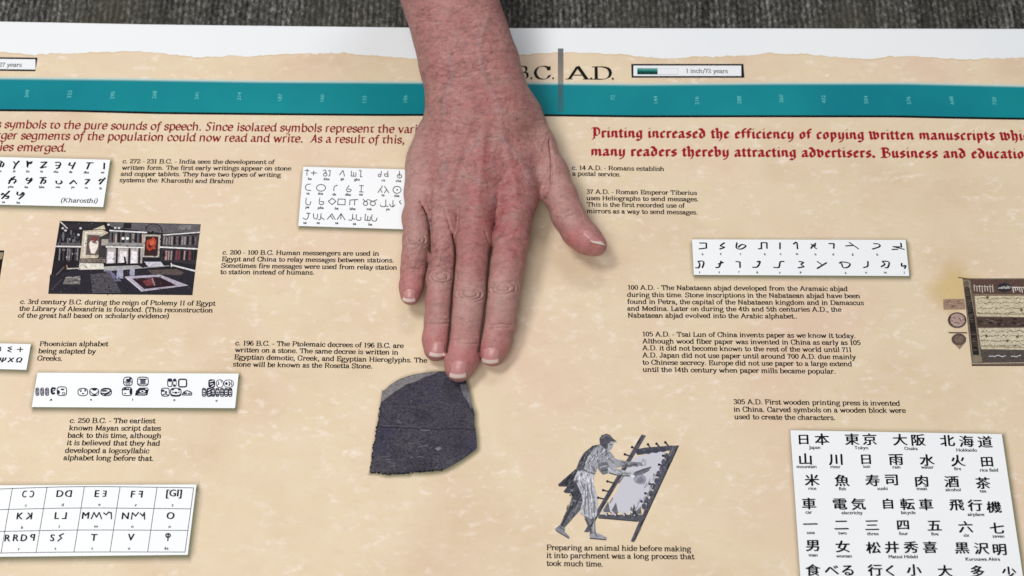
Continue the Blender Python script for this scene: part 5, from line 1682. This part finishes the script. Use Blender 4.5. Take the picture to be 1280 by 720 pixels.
def surface_nets(h):
    allj = [j for c_ in list(FING.values()) + [THUMB] + PALM + [ARM_L, ARM_R] for j in c_]
    lo = np.min([q - r for q, r in allj], 0) - 6 * h
    hi = np.max([q + r for q, r in allj], 0) + 6 * h
    B = 8
    n = (np.ceil((hi - lo) / (h * B)).astype(int)) * B + 1
    D = np.full(n, 1.0, np.float32)
    nb = (n - 1) // B
    bi = np.stack(np.meshgrid(*[np.arange(q) for q in nb], indexing='ij'), -1).reshape(-1, 3)
    cen = lo + (bi + 0.5) * B * h
    dc = sdf(cen)
    rad = B * h * math.sqrt(3) / 2 + 14 * MM * 0.3
    keep = bi[np.abs(dc) < rad]
    D[:] = 1.0
    inside = bi[dc < -rad + 1e-9]
    for b_ in inside:
        D[b_[0] * B:b_[0] * B + B + 1, b_[1] * B:b_[1] * B + B + 1, b_[2] * B:b_[2] * B + B + 1] = -1.0
    loc = np.stack(np.meshgrid(*[np.arange(B + 1)] * 3, indexing='ij'), -1).reshape(-1, 3)
    for s in range(0, len(keep), 300):
        kb = keep[s:s + 300]
        idx = (kb[:, None, :] * B + loc[None]).reshape(-1, 3)
        D[idx[:, 0], idx[:, 1], idx[:, 2]] = sdf(lo + idx * h)
    S = D < 0
    nx, ny, nz = n
    cs = np.zeros((nx - 1, ny - 1, nz - 1), np.int8)
    for a in (0, 1):
        for b_ in (0, 1):
            for c_ in (0, 1):
                cs += S[a:nx - 1 + a, b_:ny - 1 + b_, c_:nz - 1 + c_]
    act = (cs > 0) & (cs < 8)
    ids = np.full(act.shape, -1, np.int64)
    cells = np.argwhere(act)
    ids[act] = np.arange(len(cells))
    acc = np.zeros((len(cells), 3)); cnt = np.zeros(len(cells))
    cor = [(a, b_, c_) for a in (0, 1) for b_ in (0, 1) for c_ in (0, 1)]
    for i, p0 in enumerate(cor):
        for p1 in cor[i + 1:]:
            if sum(abs(u - v_) for u, v_ in zip(p0, p1)) != 1:
                continue
            d0 = D[cells[:, 0] + p0[0], cells[:, 1] + p0[1], cells[:, 2] + p0[2]]
            d1 = D[cells[:, 0] + p1[0], cells[:, 1] + p1[1], cells[:, 2] + p1[2]]
            x = (d0 < 0) != (d1 < 0)
            tt = np.where(x, d0 / np.where(x, d0 - d1, 1), 0)
            q = np.array(p0) + tt[:, None] * (np.array(p1) - np.array(p0))
            acc += np.where(x[:, None], q, 0); cnt += x
    V = lo + (cells + acc / cnt[:, None]) * h
    faces = []
    for ax in range(3):
        o1, o2 = (ax + 1) % 3, (ax + 2) % 3
        sl0 = [slice(0, None)] * 3; sl1 = [slice(0, None)] * 3
        sl0[ax] = slice(0, -1); sl1[ax] = slice(1, None)
        diff = S[tuple(sl0)] != S[tuple(sl1)]
        e = np.argwhere(diff)
        e = e[(e[:, o1] > 0) & (e[:, o2] > 0) & (e[:, o1] < n[o1] - 1) & (e[:, o2] < n[o2] - 1)]
        flip = S[e[:, 0], e[:, 1], e[:, 2]]
        q = []
        for du, dv in ((0, 0), (1, 0), (1, 1), (0, 1)):
            c_ = e.copy(); c_[:, o1] -= du; c_[:, o2] -= dv
            q.append(ids[c_[:, 0], c_[:, 1], c_[:, 2]])
        q = np.stack(q, 1)
        q[~flip] = q[~flip][:, ::-1]
        faces.append(q)
    Fq = np.concatenate(faces)
    Fq = Fq[(Fq >= 0).all(1)]
    return V, Fq


def grad(P, e=0.0004):
    gx = np.stack([sdf(P + np.eye(3)[i] * e) - sdf(P - np.eye(3)[i] * e) for i in range(3)], 1)
    return gx / np.maximum(np.linalg.norm(gx, axis=1, keepdims=True), 1e-9)


V, FQ = surface_nets(0.00058)
for _ in range(2):
    Gd = grad(V)
    V = V - Gd * np.clip(sdf(V), -0.0006, 0.0006)[:, None]
# soften the lips of the slits between the fingers
PX, PY = to_px(V)
sd_ = np.min([seg_dist(PX, PY, q) for q in SLITS], 0)
near = np.clip(1.4 - sd_ / 4.5, 0, 1) * (V[:, 2] > 0.004)
E_ = np.concatenate([FQ[:, [0, 1]], FQ[:, [1, 2]], FQ[:, [2, 3]], FQ[:, [3, 0]]])
deg = np.bincount(E_.ravel(), minlength=len(V))
for _ in range(5):
    acc = np.stack([np.bincount(E_[:, 0], V[E_[:, 1], k], len(V)) + np.bincount(E_[:, 1], V[E_[:, 0], k], len(V)) for k in range(3)], 1)
    V = V + (acc / deg[:, None] - V) * (0.6 * near)[:, None]
Gd = grad(V)


PX, PY = to_px(V)
vd = CAM - V
vd /= np.linalg.norm(vd, axis=1, keepdims=True)
face = np.clip(((Gd * vd).sum(1) - 0.1) / 0.35, 0, 1)       # 1 on the side of the hand turned up
disp = np.zeros(len(V))


def groove(pts, depth, wpx, smooth=True):
    global disp
    q = catmull(pts, 4) if smooth and len(pts) > 2 else pts
    lo = np.min(np.array(q), 0) - 5 * wpx; hi = np.max(np.array(q), 0) + 5 * wpx
    mk = (PX > lo[0]) & (PX < hi[0]) & (PY > lo[1]) & (PY < hi[1])
    d = seg_dist(PX[mk], PY[mk], q)
    disp[mk] += -depth * MM * np.exp(-(d / wpx) ** 2) * face[mk]


def bump(cx, cy, rx, ry, h):
    global disp
    disp += h * MM * np.exp(-((PX - cx) / rx) ** 2 - ((PY - cy) / ry) ** 2) * face


# middle joint wrinkles: ovals over the knuckle, traced finger by finger
def knuckle(cx, cy, rx, ry, depth=0.34, tilt=0.0):
    for f, dd in ((1.0, 1.0), (0.62, 0.8), (1.38, 0.6)):
        f *= rng.uniform(.9, 1.12)
        up = [(cx + rx * f * math.cos(a) + rng.normal(0, .5), cy + rng.normal(0, .45) - ry * f * math.sin(a) + tilt * rx * f * math.cos(a)) for a in np.linspace(math.radians(200), math.radians(-20), 12)]
        dn = [(cx + rx * f * math.cos(a), cy - ry * f * math.sin(a) * 0.9 + tilt * rx * f * math.cos(a)) for a in np.linspace(math.radians(185), math.radians(355), 10)]
        groove(up, depth * dd * 1.85, 1.1)
        groove(dn, depth * dd * 1.5, 1.1)
    bump(cx, cy, rx * 0.8, ry * 0.9, 0.35)
    for k in range(5):
        yy = cy + rng.uniform(-2.3, 2.0) * ry
        x0, x1 = sorted(rng.uniform(-1.25, 1.25, 2))
        groove([(cx + rx * x0, yy + rng.normal(0, .8)), (cx + rx * (x0 + x1) / 2, yy - 1), (cx + rx * x1, yy + rng.normal(0, .8))], depth * rng.uniform(.4, .9), 1.0)


knuckle(587, 367.5, 15.5, 8.6, 0.46)
knuckle(629, 360.5, 15, 7.2, 0.44, -0.05)
knuckle(552, 346, 13, 7.4, 0.42)
knuckle(520.5, 300, 11, 7, 0.36)
for q, d in (([(569, 425), (582, 423), (597, 425.5)], .3), ([(570, 429), (583, 430), (597, 429)], .26), ([(571, 420.5), (584, 419), (596, 421)], .2),
             ([(612, 407), (625, 405.5), (640, 406)], .3), ([(611, 410.5), (624, 410), (638, 409.5)], .2),
             ([(537, 400), (547, 398.5), (560, 400)], .3), ([(537, 404.5), (548, 405), (560, 404)], .26),
             ([(508, 337), (517, 335.5), (526, 337)], .3), ([(508, 340), (517, 339.5), (526, 340)], .18),
             # thumb joint
             ([(700, 262), (711, 257), (722, 260)], .3), ([(703, 268), (714, 262.5), (726, 264)], .4), ([(706, 273), (716, 268), (728, 269.5)], .35), ([(702, 276), (714, 272.5), (728, 274)], .2),
             ([(697, 252), (706, 247), (716, 250)], .2),
             # webs and deep folds
             ([(525.5, 252), (530, 258), (535, 268), (538, 285), (539, 310)], .7), ([(563, 284), (567, 294), (569, 308), (570, 330)], .55), ([(613.5, 312), (616, 304), (624, 298), (638, 293)], .55),
             ([(556, 262), (560, 275), (563, 284)], .35), ([(619, 246), (626, 254), (634, 252), (642, 247)], .3), ([(607, 290), (611, 302), (613, 312)], .4),
             ([(687, 176), (689, 195), (689.5, 212), (687, 232), (681, 248), (676, 256)], 1.15), ([(529, 262), (524, 266)], .3),
             # wrist folds
             ([(583, 92), (600, 88), (625, 86), (646, 86)], .22), ([(560, 99), (580, 96), (610, 95)], .18), ([(600, 66), (620, 65), (636, 66), (648, 68)], .28), ([(545, 84), (560, 90), (575, 92)], .2),
             ([(585, 108), (605, 106), (630, 107)], .18), ([(560, 120), (590, 117), (622, 118)], .16), ([(534, 130), (545, 128), (560, 131)], .25)):
    groove(q, d * (2.3 if q[0][1] > 330 else 1.6), 1.25)
# metacarpal heads and tendons
bump(631, 241, 10, 8, 1.9); bump(647, 274, 9, 10, .9); bump(598, 258, 12, 12, 1.3); bump(556, 243, 9, 10, 1.0); bump(528, 243, 7, 7, .4)
bump(642, 262, 10, 14, .5)
for q in ([(606, 150), (602, 200), (598, 250)], [(624, 150), (636, 200), (646, 245)], [(588, 150), (572, 200), (560, 240)]):
    q = catmull(q, 4)
    d = seg_dist(PX, PY, q)
    disp += 0.85 * MM * np.exp(-(d / 5.0) ** 2) * face * np.clip((PY - 140) / 30, 0, 1) * np.clip((262 - PY) / 20, 0, 1)
VEINS = [[(552, 150), (560, 178), (552, 205), (545, 228), (541, 262), (546, 290)], [(560, 178), (575, 196), (578, 218), (572, 240), (576, 268)], [(628, 140), (622, 170), (616, 200), (618, 226), (614, 262)],
         [(622, 170), (640, 186), (652, 200), (662, 222)], [(578, 218), (596, 226), (616, 232)], [(700, 184), (692, 160), (672, 132), (654, 100)], [(560, 60), (566, 90), (556, 120), (552, 150)], [(610, 20), (600, 60), (608, 100), (628, 140)],
         [(556, 205), (550, 215), (556, 228), (552, 236)]]
vein = np.zeros(len(V))
for q in VEINS:
    q = catmull(q, 5)
    d = seg_dist(PX, PY, q)
    vein = np.maximum(vein, np.exp(-(d / 3.8) ** 2) * face * (0.35 if len(q) > 16 else 0.8))
disp += 0.6 * MM * vein
# fine crosswise crinkles and pores of the skin
crk = np.zeros(len(V))
for k in range(260):
    cx = rng.uniform(506, 690); cy = rng.uniform(10, 292)
    ln = rng.uniform(5, 16); an = rng.normal(0.0, 0.28) + (0.5 if cx > 655 and cy > 150 else 0)
    if cy > 240 and (cx < 540 or cx > 650):
        continue
    dx, dy = math.cos(an) * ln, math.sin(an) * ln
    mk = (np.abs(PX - cx) < ln + 6) & (np.abs(PY - cy) < ln + 6)
    d = seg_dist(PX[mk], PY[mk], [(cx - dx, cy - dy), (cx, cy + rng.normal(0, 1.2)), (cx + dx, cy + dy)])
    crk[mk] += np.exp(-(d / 1.1) ** 2)
disp -= 0.24 * MM * np.clip(crk, 0, 1.5) * face
for k in range(150):
    f_ = list(FING.values())[rng.integers(0, 4)]
    i = rng.integers(1, len(f_) - 2)
    qq = f_[i][0] + (f_[i + 1][0] - f_[i][0]) * rng.random()
    x, y = to_px(qq[None]); x = x[0] + rng.normal(0, 8); y = y[0] - 4
    ln = rng.uniform(3, 8)
    mk = (np.abs(PX - x) < ln + 6) & (np.abs(PY - y) < 8)
    d = seg_dist(PX[mk], PY[mk], [(x - ln, y + rng.normal(0, .8)), (x + ln, y + rng.normal(0, .8))])
    disp[mk] -= 0.16 * MM * np.exp(-(d / 1.0) ** 2) * face[mk]

# tone maps of the skin itself: blood-red patches, pale joints, veins
red = np.zeros(len(V)); pale = np.zeros(len(V)); tip = np.zeros(len(V))
for cx, cy, rx, ry, a in ((600, 185, 70, 60, .42), (606, 262, 30, 34, .95), (640, 282, 22, 30, .9), (640, 230, 26, 26, .6), (590, 310, 20, 26, .75), (590, 338, 16, 16, .55), (548, 312, 16, 26, .6), (545, 230, 18, 16, .5), (600, 200, 45, 30, .35),
                          (605, 90, 40, 40, .6), (555, 78, 22, 26, .55), (600, 135, 36, 26, .5), (585, 25, 55, 25, .4), (545, 15, 24, 18, .5), (676, 200, 8, 6, .7), (523, 262, 14, 12, .45), (637, 318, 18, 20, .55), (650, 210, 26, 20, .3), (610, 215, 20, 18, .4)):
    red += a * np.exp(-((PX - cx) / rx) ** 2 - ((PY - cy) / ry) ** 2)
for cx, cy, rx, ry, a in ((587, 368, 20, 14, .9), (586, 395, 20, 16, .6), (629, 362, 20, 14, .9), (627, 385, 20, 14, .4), (552, 348, 16, 13, .9), (520, 302, 16, 12, .9), (520, 280, 14, 14, .5), (515, 190, 14, 60, .8), (512, 235, 12, 30, .6),
                          (695, 225, 14, 30, .7), (712, 266, 16, 12, .6), (680, 165, 18, 26, .6), (640, 30, 18, 50, .4), (583, 427, 14, 5, .7), (548, 402, 12, 5, .6), (625, 408, 14, 4, .3)):
    pale += a * np.exp(-((PX - cx) / rx) ** 2 - ((PY - cy) / ry) ** 2)
for cx, cy, rx, ry, a in ((577, 452, 26, 18, 1), (617, 438, 26, 18, 1), (545, 430, 22, 20, 1), (513, 360, 20, 20, 1), (738, 304, 30, 16, 1.0), (722, 298, 18, 10, .6)):
    tip += a * np.exp(-((PX - cx) / rx) ** 2 - ((PY - cy) / ry) ** 2)
calm = np.clip(np.maximum(np.maximum(pale, 0.85 * np.clip((PY - 318) / 40, 0, 1)), 0.7 * np.clip((PX - 690) / 15, 0, 1)), 0, 1)
V2 = V + Gd * disp[:, None]

m_skin, nt, b = newmat('skin')
P_ = objco(nt)


def attr(nm):
    return node(nt, 'ShaderNodeAttribute', attribute_name=nm).outputs['Fac']


def mul(a, b_):
    n = node(nt, 'ShaderNodeMath', operation='MULTIPLY')
    nt.links.new(a, n.inputs[0])
    if isinstance(b_, (int, float)):
        n.inputs[1].default_value = b_
    else:
        nt.links.new(b_, n.inputs[1])
    n.use_clamp = True
    return n.outputs[0]


SK = 1.0
base = ramp(nt, noise(nt, P_, 75, 5, 0.62, 0.3), [(0.3, (0.34, 0.15, 0.143)), (0.5, (0.395, 0.19, 0.174)), (0.72, (0.43, 0.24, 0.216))])
n2 = ramp(nt, noise(nt, P_, 170, 6, 0.72, 0.6), [(0.3, g(0.15)), (0.62, g(1))])
base = mix(nt, mul(mul(attr('red'), n2), 0.9), base, (0.315, 0.082, 0.086, 1))
base = mix(nt, mul(attr('tip'), 0.75), base, (0.47, 0.165, 0.165, 1))
base = mix(nt, mul(attr('pale'), 0.72), base, (0.425, 0.258, 0.232, 1))
base = mix(nt, mul(attr('vein'), 0.36), base, (0.25, 0.22, 0.215, 1))
mot = noise(nt, P_, 420, 4, 0.7)
base = mix(nt, ramp(nt, mot, [(0.28, g(0.6)), (0.46, g(0))]), base, (0.23, 0.08, 0.078, 1))
base = mix(nt, ramp(nt, noise(nt, mapping(nt, P_, loc=(5, 2, 1)), 380, 3, 0.7), [(0.6, g(0)), (0.78, g(0.55))]), base, (0.51, 0.29, 0.265, 1))
mt2 = noise(nt, mapping(nt, P_, (0.8, 1.35, 1.0), (0, 0, -0.2), (2, 3, 1)), 260, 5, 0.72, 0.3)
inv_ = node(nt, 'ShaderNodeMath', operation='MULTIPLY_ADD')
nt.links.new(attr('calm'), inv_.inputs[0])
inv_.inputs[1].default_value = -0.65
inv_.inputs[2].default_value = 0.95
base = mix(nt, inv_.outputs[0], base, ramp(nt, mt2, [(0.3, g(0.60)), (0.5, g(0.97)), (0.72, g(1.22))]), 'MULTIPLY')
gry = noise(nt, mapping(nt, P_, loc=(4, 8, 2)), 110, 4, 0.65)
base = mix(nt, ramp(nt, gry, [(0.52, g(0)), (0.7, g(0.5))]), base, (0.31, 0.195, 0.185, 1))
stk = noise(nt, mapping(nt, P_, (0.45, 1.7, 1.0), (0, 0, 0.08)), 460, 4, 0.7, 0.4)
base = mix(nt, mul(ramp(nt, stk, [(0.3, g(0.6)), (0.47, g(0))]), inv_.outputs[0]), base, (0.24, 0.10, 0.095, 1))
vor = node(nt, 'ShaderNodeTexVoronoi')
vor.inputs['Scale'].default_value = 95
nt.links.new(P_, vor.inputs['Vector'])
spot = ramp(nt, vor.outputs['Distance'], [(0.05, g(0.55)), (0.12, g(0))])
gate2 = ramp(nt, noise(nt, mapping(nt, P_, loc=(1, 7, 0)), 40, 2), [(0.56, g(0)), (0.6, g(1))])
base = mix(nt, mul(spot, gate2), base, (0.16, 0.06, 0.055, 1))
nt.links.new(base, b.inputs['Base Color'])
b.inputs['Roughness'].default_value = 0.52
b.inputs['Specular IOR Level'].default_value = 0.38
b.inputs['Subsurface Weight'].default_value = 0.12
b.inputs['Subsurface Radius'].default_value = (1.0, 0.35, 0.2)
b.inputs['Subsurface Scale'].default_value = 0.0022
bn1 = noise(nt, mapping(nt, P_, (0.55, 1.5, 1.0), (0, 0, 0.06)), 900, 4, 0.65)
bn2 = noise(nt, mapping(nt, P_, (0.8, 1.2, 1.0), (0, 0, -0.4)), 420, 4, 0.6)
vb = node(nt, 'ShaderNodeTexVoronoi')
vb.inputs['Scale'].default_value = 1100
nt.links.new(P_, vb.inputs['Vector'])
bp = node(nt, 'ShaderNodeBump')
bp.inputs['Strength'].default_value = 0.32
bp.inputs['Distance'].default_value = 0.0008
nt.links.new(bn1, bp.inputs['Height'])
bq = node(nt, 'ShaderNodeBump')
bq.inputs['Strength'].default_value = 0.30
bq.inputs['Distance'].default_value = 0.0012
nt.links.new(bn2, bq.inputs['Height'])
nt.links.new(bp.outputs[0], bq.inputs['Normal'])
nt.links.new(bq.outputs[0], b.inputs['Normal'])

body = mesh_obj('person', V2, FQ, [m_skin], smooth=True, attrs={'red': np.clip(red, 0, 1), 'pale': np.clip(pale, 0, 1), 'calm': calm, 'tip': np.clip(tip, 0, 1), 'vein': vein})
body['label'] = "person's bare right hand and forearm reaching in from the top, fingertips pressed on the poster"
body['category'] = 'person'

# fingernails
m_nail, nt, b = newmat('fingernail')
P_ = objco(nt)
a_ = node(nt, 'ShaderNodeAttribute', attribute_name='edge').outputs['Fac']
c = ramp(nt, noise(nt, P_, 400, 2), [(0.3, (0.47, 0.205, 0.205)), (0.7, (0.51, 0.25, 0.245))])
c = mix(nt, ramp(nt, a_, [(0.0, (0.25, .25, .25)), (0.16, g(0)), (0.73, g(0)), (0.80, g(1))]), c, (0.70, 0.56, 0.52, 1))
nt.links.new(c, b.inputs['Base Color'])
b.inputs['Roughness'].default_value = 0.32
b.inputs['Specular IOR Level'].default_value = 0.5
b.inputs['Subsurface Weight'].default_value = 0.1
b.inputs['Subsurface Scale'].default_value = 0.001


def surf_hit(px, py):
    d = ray(px, py)
    d = d / np.linalg.norm(d, axis=-1, keepdims=True)
    t = np.full(len(px), DIST - 0.14)
    best, tb_ = np.full(len(px), 9.0), t.copy()
    for _ in range(70):
        q = sdf(CAM + d * t[:, None])
        m_ = q < best
        best[m_], tb_[m_] = q[m_], t[m_]
        t = t + np.clip(q, -0.01, 0.01) * 0.8
    Q = CAM + d * tb_[:, None]
    for _ in range(3):
        Q = Q - grad(Q) * sdf(Q)[:, None]
    return Q


def fingernail(c, lift=0.45, sag=1.6):
    """nail plate over the back of a fingertip; c = base left, base right, tip right, tip left in photograph pixels"""
    ns, ntt = 16, 18
    c = [np.array(q, float) for q in c]
    S_, T_ = np.meshgrid(np.linspace(-1, 1, ns), np.linspace(0, 1, ntt))
    wd = np.sqrt(np.clip(1 - (np.clip(0.24 - T_, 0, 1) / 0.26) ** 2, 0.05, 1))
    u = (S_ * wd + 1) / 2
    ax = ((c[2] + c[3]) - (c[0] + c[1])) / 2
    ax = ax / np.hypot(*ax)
    q = ((c[0] + (c[1] - c[0]) * u[..., None]) * (1 - T_[..., None]) + (c[3] + (c[2] - c[3]) * u[..., None]) * T_[..., None])
    q = q + ax * (sag * (1 - S_ ** 2) * T_ ** 3 - 1.2 * (1 - S_ ** 2) * (1 - T_) ** 3)[..., None]
    Pn = surf_hit(q[..., 0].ravel(), q[..., 1].ravel())
    Nn = grad(Pn)
    S1, T1 = S_.ravel(), T_.ravel()
    off = lift * (1 - S1 ** 2 * 0.8) * np.clip(T1 * 5 - 0.1, -0.2, 1) + 0.4 * T1 ** 4 - 0.12
    Pn = Pn + Nn * (off * MM)[:, None]
    fs = [[j * ns + i, j * ns + i + 1, (j + 1) * ns + i + 1, (j + 1) * ns + i] for j in range(ntt - 1) for i in range(ns - 1)]
    o = mesh_obj('fingernail', Pn, fs, [m_nail], body, smooth=True, attrs={'edge': np.clip(T1 - 0.05 * (1 - S1 ** 2) + 0.02, 0, 1)})
    me = o.data
    if sum((me.polygons[i].normal @ Vector(Nn[0]) for i in range(len(me.polygons)))) < 0:
        me.flip_normals()
    so = o.modifiers.new('thickness', 'SOLIDIFY')
    so.thickness = 0.0004
    so.offset = -1
    return o


fingernail([(565, 450), (584, 451), (582.5, 471), (561.5, 471)])
fingernail([(605.5, 433.5), (625, 436), (623, 452.5), (601, 452)])
fingernail([(540.5, 426.5), (556, 427.5), (555.6, 444.5), (536.5, 444)])
fingernail([(506, 361), (520, 361.5), (519.5, 376), (503.2, 375)])
fingernail([(726.5, 291), (733, 285), (757, 306.8), (740.5, 303.2)], 0.35, 0.6)

# fine hairs on the back of the hand and the forearm
hv, hf = [], []
hx = np.concatenate([rng.uniform(505, 660, 190), rng.uniform(625, 700, 110), rng.uniform(520, 565, 60)])
hy = np.concatenate([rng.uniform(2, 235, 190), rng.uniform(120, 235, 110), rng.uniform(300, 335, 60)])
ok = np.abs(sdf(surf_hit(hx, hy))) < 0.0003
rows = []
for x, y in zip(hx[ok], hy[ok]):
    ln = rng.uniform(9, 19)
    an = rng.normal(2.0, 0.35) if x > 620 and y > 110 else rng.normal(2.3, 0.5)
    cv = rng.normal(0, 0.35)
    pts = [(x, y)]
    for k in range(4):
        pts.append((pts[-1][0] + math.cos(an + cv * k / 4) * ln / 4, pts[-1][1] + math.sin(an + cv * k / 4) * ln / 4))
    rows.append(pts)
rows = np.array(rows)
QA = surf_hit(rows[:, :, 0].ravel(), rows[:, :, 1].ravel())
NA = grad(QA)
QA, NA = QA.reshape(-1, 5, 3), NA.reshape(-1, 5, 3)
for Q, N in zip(QA, NA):
    if np.linalg.norm(np.diff(Q, axis=0), axis=1).max() > 0.006:
        continue
    Q = Q + N * (np.array([-0.1, 0.35, 0.55, 0.6, 0.5]) * MM)[:, None]
    tg = np.gradient(Q, axis=0)
    sd = np.cross(tg, N)
    sd /= np.linalg.norm(sd, axis=1, keepdims=True)
    n0 = len(hv)
    for k in range(5):
        r_ = 0.055 * MM * (1 - k / 5.5)
        hv += [Q[k] + sd[k] * r_, Q[k] - sd[k] * r_, Q[k] + N[k] * r_ * 1.4]
    for k in range(4):
        a0 = n0 + 3 * k
        for u, v_ in ((0, 1), (1, 2), (2, 0)):
            hf.append([a0 + u, a0 + v_, a0 + 3 + v_, a0 + 3 + u])
m_hair, nt, b = newmat('hair')
b.inputs['Base Color'].default_value = (0.10, 0.055, 0.035, 1)
b.inputs['Roughness'].default_value = 0.5
hair = mesh_obj('hair', hv, hf, [m_hair], body)
hair['kind'] = 'stuff'
